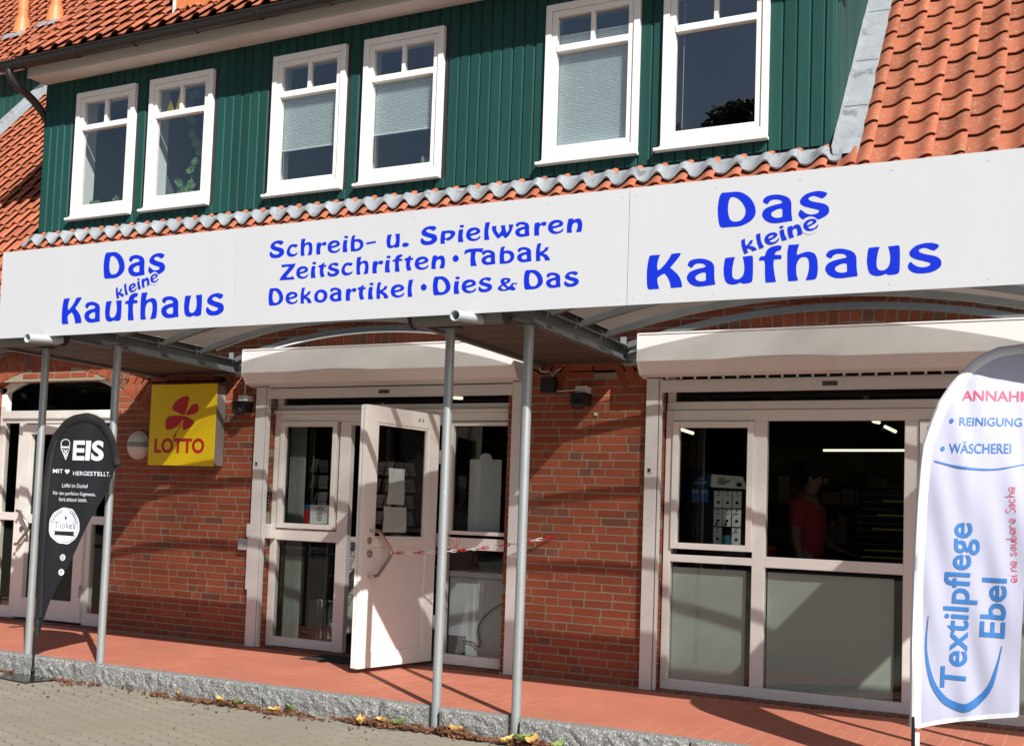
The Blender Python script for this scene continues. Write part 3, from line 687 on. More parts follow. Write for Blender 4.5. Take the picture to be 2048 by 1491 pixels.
for i in range(n+1):
    x = -8.55+2.6*i/n; w = .02*math.sin(x*2*math.pi/TW)+.01*noise.noise(Vector((x*7, 1, 2)))
    vs += [(x, .79, 6.395+.01*math.sin(i)), (x, .70+w, UP(0, .70+w)[2]+.055)]
b.add(vs, [(2*i, 2*i+1, 2*i+3, 2*i+2) for i in range(n)]); obj('lead_apron', b, 'zinc', rd)
# neighbouring dormer beyond: cheek boards, flashing and eave
def FT(y): return 7.245+.53*(y-2.943)
b = MB(); y = 2.2
while y < 4.6:
    zlo = RO_[1]+TA*(y-RO_[0])
    b.add([(cheek2, y, zlo), (cheek2+.014, y+.012, zlo), (cheek2+.014, y+.103, zlo+.09), (cheek2, y+.115, zlo+.1), (cheek2, y, FT(y)), (cheek2+.014, y+.012, FT(y)), (cheek2+.014, y+.103, FT(y+.1)), (cheek2, y+.115, FT(y+.115))],
          [(0, 1, 5, 4), (1, 2, 6, 5), (2, 3, 7, 6)]); y += .119
obj('far_dormer_boards', b, 'green', shop)
b = MB(); vs = []
for i in range(61):
    s = 1.2+4.6*i/60; k = noise.noise(Vector((s*5, 8, 0)))*.008
    vs += [RP(cheek2+.016, s+.05, .12+k), RP(cheek2+.03, s, .06+k), RP(cheek2+.17, s, .055+k), RP(cheek2+.24+k, s, .045)]
b.add(vs, [(4*i+j, 4*i+j+1, 4*i+5+j, 4*i+4+j) for i in range(60) for j in range(3)])
obj('far_cheek_flashing', b, 'zinc', shop, smooth=True)
b = MB(); b.prismx([(1.9, FT(1.9)+.002), (4.6, FT(4.6)+.002), (4.6, FT(4.6)+.10), (1.9, FT(1.9)+.10)], cheek2-6, cheek2+.20)
obj('far_dormer_eave', b, 'eave', shop)
obj('far_dormer_roof', tiles(-22, cheek2+.2, 0, 3.2, (1.88, FT(1.88)+.13), math.atan(.53)), 'tile', shop, smooth=True, recalc=False)

# ---- dormer windows --------------------------------------------------------------------
def dormer_window(x0, x1, parent):
    b = MB(); z0, z1 = WZ0, WZ1
    b.frame(x0, x1, z0+.055, z1, .055, YD-.040, YD+.05, wb=.05, wt=.06)
    b.box(x0, x1, YD-.046, YD+.04, z0+.026, z0+.054)
    f = obj('window', b, 'white', parent, bevel=.004)
    b = MB(); b.frame(x0+.058, x1-.058, z0+.108, z1-.063, .048, YD-.026, YD+.045, wb=.05, wt=.05)
    b.box(x0+.106, x1-.106, YD-.034, YD+.04, 5.37, 5.43)
    cx = (x0+x1)/2; b.box(cx-.017, cx+.017, YD-.02, YD+.035, 5.43, z1-.113)
    obj('sash', b, 'white', f, bevel=.004)
    b = MB(); b.box(x0-.05, x1+.008, YD-.075, YD+.0, z0-.004, z0+.022); b.box(x0-.01, x1+.004, YD-.056, YD-.047, z0+.022, z0+.034)
    obj('sill', b, 'white', f, bevel=.003)
    b = MB(); b.add([(x0+.10, YD+.012, z0+.15), (x1-.10, YD+.012, z0+.15), (x1-.10, YD+.012, z1-.10), (x0+.10, YD+.012, z1-.10)], [(0, 1, 2, 3)])
    obj('pane', b, 'glassu', f, recalc=False)
    b = MB(); b.box(x0-.02, x0+.004, YD+.05, YD+.30, z0, z1); b.box(x1-.004, x1+.02, YD+.05, YD+.30, z0, z1); b.box(x0-.02, x1+.02, YD+.05, YD+.32, z0+.02, z0+.05)
    b.box(x0-.02, x1+.02, YD+.05, YD+.30, z1-.02, z1)
    obj('lining', b, 'reveal', f)
    return f
def blind(x0, x1, zlo, zhi, parent):
    b = MB(); n = int((zhi-zlo)/.0095); vs = []
    for i in range(n+1):
        z = zlo+(zhi-zlo)*i/n; y = YD+.052+(.009 if i % 2 else -.007)
        vs += [(x0+.10, y, z), (x1-.10, y, z)]
    b.add(vs, [(2*i, 2*i+1, 2*i+3, 2*i+2) for i in range(n)])
    b.box(x0+.10, x1-.10, YD+.04, YD+.065, zhi, zhi+.014); b.box(x0+.10, x1-.10, YD+.04, YD+.065, zlo-.012, zlo)
    b.tube([(x0+.125, YD+.05, WZ0+.16), (x0+.125, YD+.05, WZ1-.12)], .0012, 4)
    obj('pleated_blind', b, 'blind', parent)
wobj = [dormer_window(a, c, shop) for a, c in WINS]
blind(*WINS[2], 4.85, 5.42, wobj[2]); blind(*WINS[3], 4.88, 5.43, wobj[3]); blind(*WINS[4], 4.53, 5.53, wobj[4])
b = MB(); b.tube([(WINS[5][0]+.16, YD+.05, WZ0+.16), (WINS[5][0]+.16, YD+.05, WZ1-.12)], .0012, 4); obj('cord', b, 'paper', wobj[5])
# attic room behind the windows
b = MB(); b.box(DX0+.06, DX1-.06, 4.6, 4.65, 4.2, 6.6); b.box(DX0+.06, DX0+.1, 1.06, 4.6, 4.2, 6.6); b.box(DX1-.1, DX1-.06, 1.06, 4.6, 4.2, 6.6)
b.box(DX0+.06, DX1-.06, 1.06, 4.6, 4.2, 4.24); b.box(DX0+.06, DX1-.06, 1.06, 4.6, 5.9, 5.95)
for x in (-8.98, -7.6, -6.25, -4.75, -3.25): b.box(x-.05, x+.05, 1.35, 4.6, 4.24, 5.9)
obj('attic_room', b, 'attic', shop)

# ================================================================ SHOP FRONT
FY = .10
def pane(parent, x0, x1, z0, z1, y=FY+.025, m='glass', name='pane'):
    b = MB(); b.add([(x0-.01, y, z0-.01), (x1+.01, y, z0-.01), (x1+.01, y, z1+.01), (x0-.01, y, z1+.01)], [(0, 1, 2, 3)])
    return obj(name, b, m, parent, recalc=False)
def sash(parent, x0, x1, z0, z1, w=.045, y0=FY-.018, y1=FY+.04, name='sash'):
    b = MB(); b.frame(x0-w, x1+w, z0-w, z1+w, w, y0, y1); return obj(name, b, 'white', parent, bevel=.003)
# --- entrance unit: left sidelight, door opening, right sidelight
b = MB()
b.box(-6.365, -6.30, FY, FY+.07, .012, 2.07); b.box(-5.665, -5.555, FY, FY+.07, .012, 2.0)      # stiles
b.box(-4.665, -4.585, FY, FY+.07, .012, 2.0); b.box(-4.028, -3.965, FY, FY+.07, .012, 2.07)
b.box(-6.30, -5.665, FY, FY+.07, .015, .095); b.box(-4.585, -4.028, FY, FY+.07, .015, .095)      # bottom rails
b.box(-6.30, -5.665, FY, FY+.07, .948, 1.045); b.box(-4.585, -4.028, FY, FY+.07, .95, 1.045)      # mid rails
b.box(-6.30, -4.028, FY, FY+.07, 2.002, 2.07); b.box(-5.555, -4.665, FY, FY+.07, 1.97, 2.0)
b.box(-6.38, -3.965, FY-.02, FY+.06, 2.072, 2.102)
b.box(-6.365, -3.965, FY+.015, FY+.07, 2.103, 2.150); b.box(-6.365, -6.30, FY+.02, FY+.07, 2.15, 2.36)
ent = obj('entrance_front', b, 'white', shop, bevel=.004)
sash(ent, -6.246, -5.736, 1.10, 1.958); sash(ent, -4.55, -4.032, 1.10, 1.962, w=.03)
pane(ent, -6.246, -5.736, 1.10, 1.958); pane(ent, -6.296, -5.667, .10, .942); pane(ent, -4.55, -4.032, 1.10, 1.962)
pane(ent, -4.583, -4.03, .10, .944); pane(ent, -6.28, -4.0, 2.15, 2.34)
b = MB(); b.box(-6.435, -6.30, FY-.075, FY-.002, .955, 1.085); obj('lock_box', b, 'white', ent, bevel=.008)
# --- open door leaf: local u along leaf from hinge, w through thickness
H0 = Vector((-4.655, .045, 0)); du = Vector((-.150, -.9887, 0)); dn = Vector((.9887, -.150, 0))
DM = Matrix(((du.x, dn.x, 0, H0.x), (du.y, dn.y, 0, H0.y), (0, 0, 1, 0), (0, 0, 0, 1)))
def D3(u, w, z): return DM @ Vector((u, w, z))
b = MB(); T0, T1 = -.055, .0
for a in ((0, .135, T0, T1, .035, 2.045), (.80, .935, T0, T1, .035, 2.045), (.135, .80, T0, T1, .035, .155), (.135, .80, T0, T1, .955, 1.022), (.135, .80, T0, T1, 1.918, 2.045),
          (.135, .80, -.04, -.012, .155, .955), (.935, .948, T0, -.04, .04, 2.04), (.935, .942, -.03, -.012, .04, 2.04)):
    b.boxm(DM, *a)
door = obj('entrance_door', b, 'white', shop, bevel=.004)
b = MB()
for a in ((.135, .155, -.03, -.006, 1.022, 1.918), (.78, .80, -.03, -.006, 1.022, 1.918), (.155, .78, -.03, -.006, 1.022, 1.04), (.155, .78, -.03, -.006, 1.9, 1.918)): b.boxm(DM, *a)
obj('glazing_bead', b, 'white', door)
b = MB(); b.add([D3(.15, -.025, 1.03), D3(.79, -.025, 1.03), D3(.79, -.025, 1.91), D3(.15, -.025, 1.91)], [(0, 1, 2, 3)]); obj('pane', b, 'glass', door, recalc=False)
for (u0, u1, z0, z1) in ((.405, .61, 1.29, 1.575), (.365, .655, 1.07, 1.27)):
    b = MB(); vs = []
    for i in range(9):
        for j in range(7):
            u = u0+(u1-u0)*i/8; z = z0+(z1-z0)*j/6; vs.append(D3(u, -.030+.004*math.sin(i*1.3+j), z))
    b.add(vs, [(i*7+j, i*7+j+1, i*7+8+j, i*7+7+j) for i in range(8) for j in range(6)]); obj('paper_notice', b, 'paper', door, smooth=True)
b = MB(); b.tube([D3(*p) for p in smooth_line([(.845, 0, 1.083), (.845, .05, 1.083)], 2)], .013, 12); b.tube([D3(.845, 0, .735), D3(.845, .05, .735)], .013, 12)
b.tube([D3(*p) for p in ((.86, .055, 1.083), (.80, .055, 1.078), (.66, .055, .945), (.645, .055, .915), (.66, .055, .885), (.80, .055, .742), (.86, .055, .735))], .0155, 14)
obj('pull_handle', b, 'steel', door, smooth=True)
b = MB(); b.tube([D3(.855, -.002, 1.005), D3(.855, .01, 1.005)], .027, 18); b.tube([D3(.853, -.002, .905), D3(.853, .016, .905)], .03, 18); b.tube([D3(.853, .016, .905), D3(.853, .03, .905)], .014, 12)
b.tube([D3(.86, -.056, .92), D3(.86, -.1, .92)], .02, 14); b.tube([D3(.86, -.1, .92), D3(.86, -.125, .92)], .03, 14)
obj('lock_cylinder', b, 'steel', door, smooth=True)
for z in (1.70, 1.02, .35):
    b = MB(); b.tube([D3(-.006, .008, z-.055), D3(-.006, .008, z+.055)], .0095, 10); obj('hinge', b, 'zinc', door)
b = MB()
for du_ in (0, .048):
    q = Matrix(((du.x, 0, 0), (du.y, 0, 0), (0, 1, 0)))
    for (cx, cz, r) in ((.235+du_, 1.972, .008), (.225+du_, 1.984, .0035), (.231+du_, 1.988, .0035), (.239+du_, 1.988, .0035), (.245+du_, 1.983, .0035)):
        b.add([D3(cx+r*math.cos(k*.785), .0025, cz+r*math.sin(k*.785)) for k in range(8)], [tuple(range(8))])
obj('paw_sticker', b, 'ink', door, recalc=False)
# --- right shop window
b = MB(); X0, X1 = -2.757, 1.19
b.box(X0, X0+.055, FY, FY+.07, .005, 2.075); b.box(-2.10, -2.008, FY, FY+.07, .08, 1.995)
b.box(-1.082, -.99, FY, FY+.07, .08, 1.995); b.box(-.05, .05, FY, FY+.07, .08, 1.995)
b.box(X0+.055, X1, FY, FY+.07, .005, .08); b.box(X0+.055, X1, FY, FY+.07, 1.995, 2.075)
b.box(X0+.055, -2.10, FY, FY+.07, .945, 1.0); b.box(-2.008, -1.082, FY, FY+.07, .938, 1.015); b.box(-.99, -.05, FY, FY+.07, .938, 1.015); b.box(.05, X1, FY, FY+.07, .938, 1.015)
b.box(X0, X1, FY+.012, FY+.07, 2.078, 2.14); b.box(X0, X0+.06, FY+.02, FY+.07, 2.14, 2.36)
sw = obj('shop_window', b, 'white', shop, bevel=.004)
sash(sw, -2.655, -2.145, 1.088, 1.945); pane(sw, -2.655, -2.145, 1.088, 1.945); pane(sw, -2.005, -1.086, 1.018, 1.99)
sash(sw, -.94, -.10, 1.088, 1.945); pane(sw, -.94, -.10, 1.088, 1.945); pane(sw, .055, X1, 1.018, 1.99)
pane(sw, -2.698, -2.104, .085, .94); pane(sw, -2.003, -1.086, .085, .934); pane(sw, -.985, -.055, .085, .934); pane(sw, .055, X1, .085, .934); pane(sw, X0+.06, X1, 2.15, 2.34)
b = MB()
for a, c in ((-2.70, -2.155), (-2.0, -1.145), (-.985, -.10), (.06, X1)): b.box(a, c, FY+.075, FY+.085, .06, .905)
obj('obscured_panel', b, 'frost', sw)
# --- neighbour entrance on the left, arched
ax, apz, arr = ARCH[0][0], ARCH[0][2], ARCH[0][3]
def arc_z(x, off): return apz-arr+math.sqrt((arr-off)**2-(x-ax)**2)
b = MB(); XA, XB = -9.885, -8.215
b.box(XA, XA+.075, FY, FY+.07, .012, arc_z(XA+.04, 0)-.02); b.box(XB-.075, XB, FY, FY+.07, .012, arc_z(XB-.04, 0)-.02)
b.box(XA+.075, XB-.075, FY, FY+.07, 2.0, 2.045); b.box(XA+.06, XB-.06, FY-.025, FY+.06, 2.045, 2.125)
n = 24; xs = [XA+(XB-XA)*i/n for i in range(n+1)]
vs = []
for x in xs: vs += [(x, FY, arc_z(x, .005)), (x, FY, arc_z(x, .075)), (x, FY+.07, arc_z(x, .075)), (x, FY+.07, arc_z(x, .005))]
b.add(vs, [(4*i+j, 4*i+(j+1) % 4, 4*i+4+(j+1) % 4, 4*i+4+j) for i in range(n) for j in range(4)])
b.box(XA+.075, -9.60, FY, FY+.07, .012, .13); b.box(XA+.075, -9.60, FY, FY+.07, 1.0, 1.08); b.box(-9.60, -9.52, FY, FY+.07, .012, 2.0)
b.box(-8.59, -8.53, FY, FY+.07, .012, 2.0); b.box(-8.53, XB-.075, FY, FY+.07, .012, .13); b.box(-8.53, XB-.075, FY, FY+.07, 1.0, 1.08)
nd = obj('neighbour_entrance', b, 'white', shop, bevel=.004)
b = MB(); b.frame(-9.515, -8.595, .03, 1.985, .12, FY-.03, FY+.035, wb=.20, wt=.10); b.box(-9.395, -8.715, FY-.03, FY+.035, .98, 1.07)
dl = obj('door_leaf', b, 'white', nd, bevel=.004)
b = MB(); b.tube([(-9.46, FY-.03, 1.10), (-9.46, FY-.08, 1.10)], .012, 10); b.tube([(-9.46, FY-.03, .76), (-9.46, FY-.08, .76)], .012, 10)
b.tube([(-9.475, FY-.085, 1.10), (-9.43, FY-.085, 1.09), (-9.30, FY-.085, .945), (-9.30, FY-.085, .915), (-9.43, FY-.085, .77), (-9.475, FY-.085, .76)], .015, 12)
b.tube([(-9.44, FY-.03, .92), (-9.44, FY-.045, .92)], .026, 14)
obj('pull_handle', b, 'steel', dl, smooth=True)
b = MB(); b.box(-8.598, -8.578, FY-.045, FY-.03, .28, .40); obj('hinge', b, 'zinc', dl)
pane(nd, XA+.075, -9.60, .13, 2.0); pane(nd, -9.395, -8.715, .22, 1.9); pane(nd, -8.53, XB-.075, .13, 2.0)
b = MB(); ps = [(x, arc_z(x, .07)) for x in xs if XA+.07 < x < XB-.07]; b.add([(x, FY+.03, z) for x, z in ps]+[(ps[-1][0], FY+.03, 2.12), (ps[0][0], FY+.03, 2.12)], [tuple(range(len(ps)+2))])
obj('fanlight_pane', b, 'glass', nd, recalc=False)

# ---- interiors
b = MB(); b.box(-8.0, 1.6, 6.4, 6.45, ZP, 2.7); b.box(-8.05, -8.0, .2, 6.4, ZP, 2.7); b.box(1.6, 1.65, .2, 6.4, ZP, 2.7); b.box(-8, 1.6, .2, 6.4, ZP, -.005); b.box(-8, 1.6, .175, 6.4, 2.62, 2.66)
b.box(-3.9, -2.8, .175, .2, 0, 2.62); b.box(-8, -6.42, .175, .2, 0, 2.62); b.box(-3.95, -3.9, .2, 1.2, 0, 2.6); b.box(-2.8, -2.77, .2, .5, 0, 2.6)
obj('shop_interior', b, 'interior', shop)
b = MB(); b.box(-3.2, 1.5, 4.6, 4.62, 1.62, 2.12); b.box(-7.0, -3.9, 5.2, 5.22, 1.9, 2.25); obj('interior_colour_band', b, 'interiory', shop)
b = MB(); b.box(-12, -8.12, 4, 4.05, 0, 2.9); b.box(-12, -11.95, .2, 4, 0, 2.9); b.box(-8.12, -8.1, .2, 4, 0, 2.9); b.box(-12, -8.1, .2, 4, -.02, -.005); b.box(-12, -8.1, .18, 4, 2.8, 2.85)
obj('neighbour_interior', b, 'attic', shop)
for (sx0, sx1, sy, lb) in ((-3.1, .9, 4.1, 'dim goods shelf at the back of the shop behind the large window'), (-7.6, -4.2, 4.6, 'dim goods shelf at the back of the shop behind the entrance')):
    t = thing('goods_shelf', lb, 'shelf', ((sx0+sx1)/2, sy, 0), 'shelves at the back of the shop'); b = MB()
    for z in (.3, .7, 1.1, 1.5): b.box(sx0, sx1, sy, sy+.35, z-.02, z)
    obj('shelf_boards', b, 'interior', t); b = MB()
    for z in (.3, .7, 1.1, 1.5):
        x = sx0
        while x < sx1-.25: w = random.uniform(.05, .2); b.box(x, x+w, sy+.02, sy+.2, z+.001, z+random.uniform(.1, .3)); x += w+.012
    obj('goods', b, 'goods', t)
LIGHTS = [((-3.55, 2.95, 2.185), (-3.36, 2.9, 2.125)), ((-2.15, 3.0, 1.975), (-1.40, 3.06, 1.985)), ((-1.62, 3.1, 2.205), (-1.50, 2.85, 2.14)), ((-1.73, 3.15, 2.26), (-1.66, 3.0, 2.235)),
          ((-5.55, 2.0, 2.41), (-5.44, 1.96, 2.40)), ((-1.75, 1.7, 2.435), (-1.69, 1.7, 2.432)), ((-1.48, 1.7, 2.44), (-1.43, 1.7, 2.44)), ((-1.98, 1.7, 2.425), (-1.93, 1.7, 2.43))]
LL = ['short lit strip lamp seen high in the small left pane of the shop window', 'long lit strip lamp above the yellow wall in the large window', 'bright slanting strip lamp in the top right corner of the large window',
      'stub of a strip lamp just left of the slanting one at the window head', 'small lit strip lamp above the open door behind the grey post', 'lit ceiling spot in the dark slot over the shop window, middle of the three',
      'lit ceiling spot in the dark slot over the shop window, rightmost of the three', 'lit ceiling spot in the dark slot over the shop window, leftmost of the three']
for (p, q), lb in zip(LIGHTS, LL):
    b = MB(); b.tube([p, q], .011 if (Vector(q)-Vector(p)).length > .3 else .016, 8)
    tag(obj('ceiling_light', b, 'lightstrip'), lb, 'lamp', 'lit lamps in the shop')

# ================================================================ ROLLER SHUTTERS
def shutter(x0, x1, rails, label, tx, slots):
    t = thing('roller_shutter', label, 'shutter', ((x0+x1)/2, 0, 2.3), 'roller shutters over the shop front')
    b = MB(); b.prismx([(-.002, 2.612), (-.27, 2.600), (-.27, 2.402), (-.20, 2.312), (-.125, 2.298), (-.125, 2.322), (-.002, 2.322)], x0+.012, x1-.012)
    obj('shutter_box', b, 'alu', t, bevel=.003)
    for a, c in ((x0, x0+.0115), (x1-.0115, x1)):
        b = MB(); b.prismx([(-.002, 2.616), (-.274, 2.604), (-.274, 2.400), (-.203, 2.309), (-.118, 2.292), (-.002, 2.292)], a, c)
        e = obj('end_cap', b, 'alu', t, bevel=.002)
    b = MB(); b.box(x0+.01, x1-.01, -.276, -.262, 2.597, 2.608); obj('drip_edge', b, 'alu', t)
    for ra, rb in rails:
        b = MB(); b.box(ra, ra+(rb-ra)*.80, -.052, -.003, .004, 2.30); b.box(ra+(rb-ra)*.80+.010, rb, -.05, -.003, .004, 2.30); b.box(ra+(rb-ra)*.80, ra+(rb-ra)*.80+.010, -.03, -.003, .004, 2.30)
        obj('guide_rail', b, 'alu', t, bevel=.002)
    ra, rb = rails[0][1], (rails[1][0] if len(rails) > 1 else x1)
    b = MB(); b.box(ra, rb, -.055, -.030, 2.205, 2.282); b.box(ra, rb, -.048, -.034, 2.194, 2.204)
    bar = obj('bottom_bar', b, 'alu', t, bevel=.002)
    b = MB(); b.box(tx-.052, tx+.052, -.0575, -.0555, 2.222, 2.256); obj('name_plate', b, 'galvd', bar)
    obj('lettering', text_mb('roma', lambda x, y, d: (tx-.04+x, -.0583, 2.228+y), .08, .02, bold=.02), 'ink', bar, recalc=False)
    b = MB()
    if slots:
        x = ra+.03
        while x < rb-.1: b.box(x, x+.016, -.046, -.038, 2.283, 2.318); x += .1045
        b.box(ra, rb, -.046, -.038, 2.283, 2.287); b.box(ra, rb, -.046, -.038, 2.312, 2.322)
    else: b.box(ra, rb, -.046, -.038, 2.292, 2.322)
    obj('slat', b, 'alu', t)
    for ra, rb in rails[:1]:
        b = MB(); zz = 1.60; b.box(ra+.02, ra+.05, -.0535, -.0525, zz, zz+.008); b.box(ra+.026, ra+.044, -.0535, -.0525, zz+.008, zz+.02); b.box(ra+.02, ra+.05, -.0535, -.0525, zz+.02, zz+.028)
        b.box(ra+.018, ra+.06, -.0535, -.0525, zz-.012, zz-.009)
        obj('rail_sticker', b, 'ink', t)
    return t
shutter(-6.49, -3.86, [(-6.478, -6.345), (-3.965, -3.868)], 'long white roller shutter box over the entrance with the open door', -5.15, False)
shutter(-2.877, 1.35, [(-2.867, -2.752), (1.2, 1.32)], 'long white roller shutter box over the large shop window, row of light slots under it', -1.55, True)

# ================================================================ CANOPY
can = thing('canopy', 'galvanised steel shop canopy with grey tube posts, brown soffits and arched milky glazing', 'canopy', (-5, -1.8, ZP))
for x, y in POSTS+[(.08, -1.84), (.64, -1.84)]:
    b = MB(); top = 2.42
    b.tube([(x, y, ZP-.01), (x, y, top)], .0302, 20)
    p = obj('post', b, 'galv', can, smooth=True)
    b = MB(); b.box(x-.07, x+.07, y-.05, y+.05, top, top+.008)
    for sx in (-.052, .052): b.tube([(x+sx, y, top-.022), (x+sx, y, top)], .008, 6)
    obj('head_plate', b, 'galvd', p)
PIERS = [(-7.62, -6.73), (-3.72, -3.05), (-.02, .63)]
ZS = 2.435
for xa, xb in PIERS:
    b = MB(); y = -2.09
    while y < -.02:
        b.box(xa+.02, xb-.012, y+.006, min(y+.252, -.004), ZS, ZS+.02); y += .258
    obj('soffit', b, 'soffit', can)
    b = MB(); b.box(xa+.01, xb-.05, -2.09, -.004, ZS+.03, ZS+.05); obj('soffit_backing', b, 'dark', can)
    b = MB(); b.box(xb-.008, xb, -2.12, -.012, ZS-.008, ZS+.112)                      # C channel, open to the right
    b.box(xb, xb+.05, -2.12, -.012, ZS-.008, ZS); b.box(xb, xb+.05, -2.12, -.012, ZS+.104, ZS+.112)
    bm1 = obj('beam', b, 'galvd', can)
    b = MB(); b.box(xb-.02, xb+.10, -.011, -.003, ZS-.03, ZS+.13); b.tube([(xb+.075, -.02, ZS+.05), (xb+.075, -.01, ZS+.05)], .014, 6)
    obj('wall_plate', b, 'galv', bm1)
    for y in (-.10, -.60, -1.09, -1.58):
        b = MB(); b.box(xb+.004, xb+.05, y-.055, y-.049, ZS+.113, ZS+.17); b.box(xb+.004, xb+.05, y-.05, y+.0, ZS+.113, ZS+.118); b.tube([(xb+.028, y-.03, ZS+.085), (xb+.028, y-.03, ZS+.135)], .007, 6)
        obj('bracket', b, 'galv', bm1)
    b = MB(); b.box(xa, xa+.018, -2.12, -.006, ZS-.022, ZS+.158); b.box(xa-.03, xa, -2.12, -.006, ZS-.022, ZS-.014); obj('edge_angle', b, 'galvd', can)  # angle carried up higher to shut out sun under the glazing edge
    b = MB(); b.prismx([(-2.16+.055*math.cos(t), ZS+.02+.07*math.sin(t)) for t in [math.pi+math.pi*k/10 for k in range(11)]], xa+.03, xb-.01)
    g = obj('gutter', b, 'galvd', can, smooth=True)  # darker steel stands in for the sign's shade on this gutter
    b = MB()
    for xx in (xa+.012, xb-.008): b.prismx([(-2.16+.066*math.cos(t), ZS+.024+.085*math.sin(t)) for t in [math.pi+math.pi*k/10 for k in range(11)]], xx, xx+.016)
    obj('gutter_end', b, 'dark', g)
SP = [-6.74, -3.215]
for x in SP:
    b = MB(); n = 20; vs = []
    for (yy, zz, rr) in ((-2.17, 2.418, .033), (-2.47, 2.392, .033), (-2.47, 2.392, .0295), (-2.30, 2.406, .0295)):
        for k in range(n): vs.append((x+(yy+2.17)*.10+rr*math.cos(2*math.pi*k/n), yy, zz+rr*math.sin(2*math.pi*k/n)))
    b.add(vs, [(i*n+k, i*n+(k+1) % n, (i+1)*n+(k+1) % n, (i+1)*n+k) for i in range(3) for k in range(n)])
    obj('water_spout', b, 'pvc', can, smooth=True, recalc=False)
def vault(x0, x1):
    z0 = ZS+.135; pk = 2.79; ch = x1-x0; rise = pk-z0; rr = (ch*ch/4+rise*rise)/(2*rise); cx = (x0+x1)/2
    def zz(x, o=0): return pk+o-rr+math.sqrt(rr*rr-(x-cx)**2)
    xs = [x0+ch*i/30 for i in range(31)]
    for y in (-.10, -.60, -1.09, -1.58, -2.04):
        b = MB(); vs = []
        for x in xs: vs += [(x, y-.02, zz(x)), (x, y+.02, zz(x)), (x, y+.02, zz(x)-.045), (x, y-.02, zz(x)-.045)]
        b.add(vs, [(4*i+j, 4*i+(j+1) % 4, 4*i+4+(j+1) % 4, 4*i+4+j) for i in range(30) for j in range(4)])
        obj('arch_rib', b, 'rib', can)
    b = MB(); b.box(x0-.05, x0-.042, -2.15, -.42, ZS+.118, ZS+.150); b.box(x0-.05, x0+.03, -2.15, -.42, ZS+.150, ZS+.154); b.box(x1-.02, x1+.045, -2.15, -.42, ZS+.146, ZS+.150); obj('light_seal_strip', b, 'rib', can)  # strips added to stop sun leaking in past the glazing edges
    b = MB(); vs = []; ys = [-2.2, -1.7, -1.2, -.7, -.41]
    for x in xs:
        for y in ys: vs.append((x, y, zz(x, .006)))
    m = len(ys); b.add(vs, [(i*m+j, i*m+j+1, (i+1)*m+j+1, (i+1)*m+j) for i in range(30) for j in range(m-1)])
    obj('vault_glazing', b, 'glazing_dirty' if -7 < x0 < -2 else 'glazing', can, smooth=True, recalc=False)
    b = MB(); b.tube([(x, -.135, zz(x)-.055) for x in xs if x0+.12 < x < x1-.1], .0075, 8); return b
w1 = vault(-6.68, -3.74); obj('white_conduit', w1, 'alu', can, smooth=True)
vault(-3.0, -.04); vault(-10.4, -7.66); vault(.68, 3.6)

# ================================================================ SHOP SIGN
YS = -2.30
sign = thing('shop_sign', 'long grey white fascia sign with blue German lettering across the canopy', 'sign', (-3.5, YS, 2.43))
for a, c in ((-7.27, -5.022), (-5.019, -2.252), (-2.249, .52), (.523, 2.6)):
    b = MB(); b.box(a, c, YS, YS+.006, 2.430, 3.098); pn = obj('panel', b, 'sign', sign, bevel=.001)
    b = MB(); k = max(2, round((c-a)/.46))
    for i in range(k+1):
        x = a+.04+(c-a-.08)*i/k
        for z in (3.055, 2.470): b.disc((x, z), .0068, YS-.0014, YS-.0003, 12)
    obj('screw', b, 'sign', pn)
b = MB()
for x in (-7.2, -6.2, -5.02, -3.9, -2.25, -1.2, .52): b.box(x-.02, x+.02, YS+.0065, YS+.04, 2.45, 3.08)
b.box(-7.27, 2.6, YS+.04, YS+.07, 2.50, 2.54); b.box(-7.27, 2.6, YS+.04, YS+.07, 3.0, 3.04)
for x in (-7.0, -3.3, .3): b.box(x-.02, x+.02, YS+.07, -2.12, 2.50, 2.54)
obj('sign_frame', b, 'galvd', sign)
def glyph(ch, x0, x1, zb, hs, yy, rot=None):
    w, h, cs = GLYPHS[ch]
    kx = (x1-x0)/w; kz = hs/1000.0
    zoff = {'*': .032, '-': .036, '.': 0.0}.get(ch, -.0015)
    cont = [smooth_closed([(p[0], p[1], p[2]) for p in c], 3) for c in cs]
    def fn(c):
        x, z = x0+c.x*kx, c.y*kz+zoff
        if rot:
            ox, oz, a = rot; return (ox+(x)*math.cos(a)-z*math.sin(a), yy-c.z, oz+zb*0+x*math.sin(a)+z*math.cos(a))
        return (x, yy-c.z, zb+z)
    return curve_mb([[(q[0], q[1]) for q in c] for c in cont], .0004, fn)
GZ = {'L1': 2.8735, 'L2': 2.721, 'L3': 2.557}
for ln in ('L1', 'L2', 'L3'):
    lets = MB()
    for ch, a, c in LINES[ln]:
        hs = {'D': .60, 'a': .585, 's': .585, 'u': .585, 'f': .55, 'h': .58, 'S': .77}.get(ch, 1.0)
        g = glyph('s' if ch == 'S' else ch, a, c, GZ[ln], hs, YS-.0012); lets.add(g.v, g.f)
    obj('lettering', lets, 'blue', sign, recalc=False)
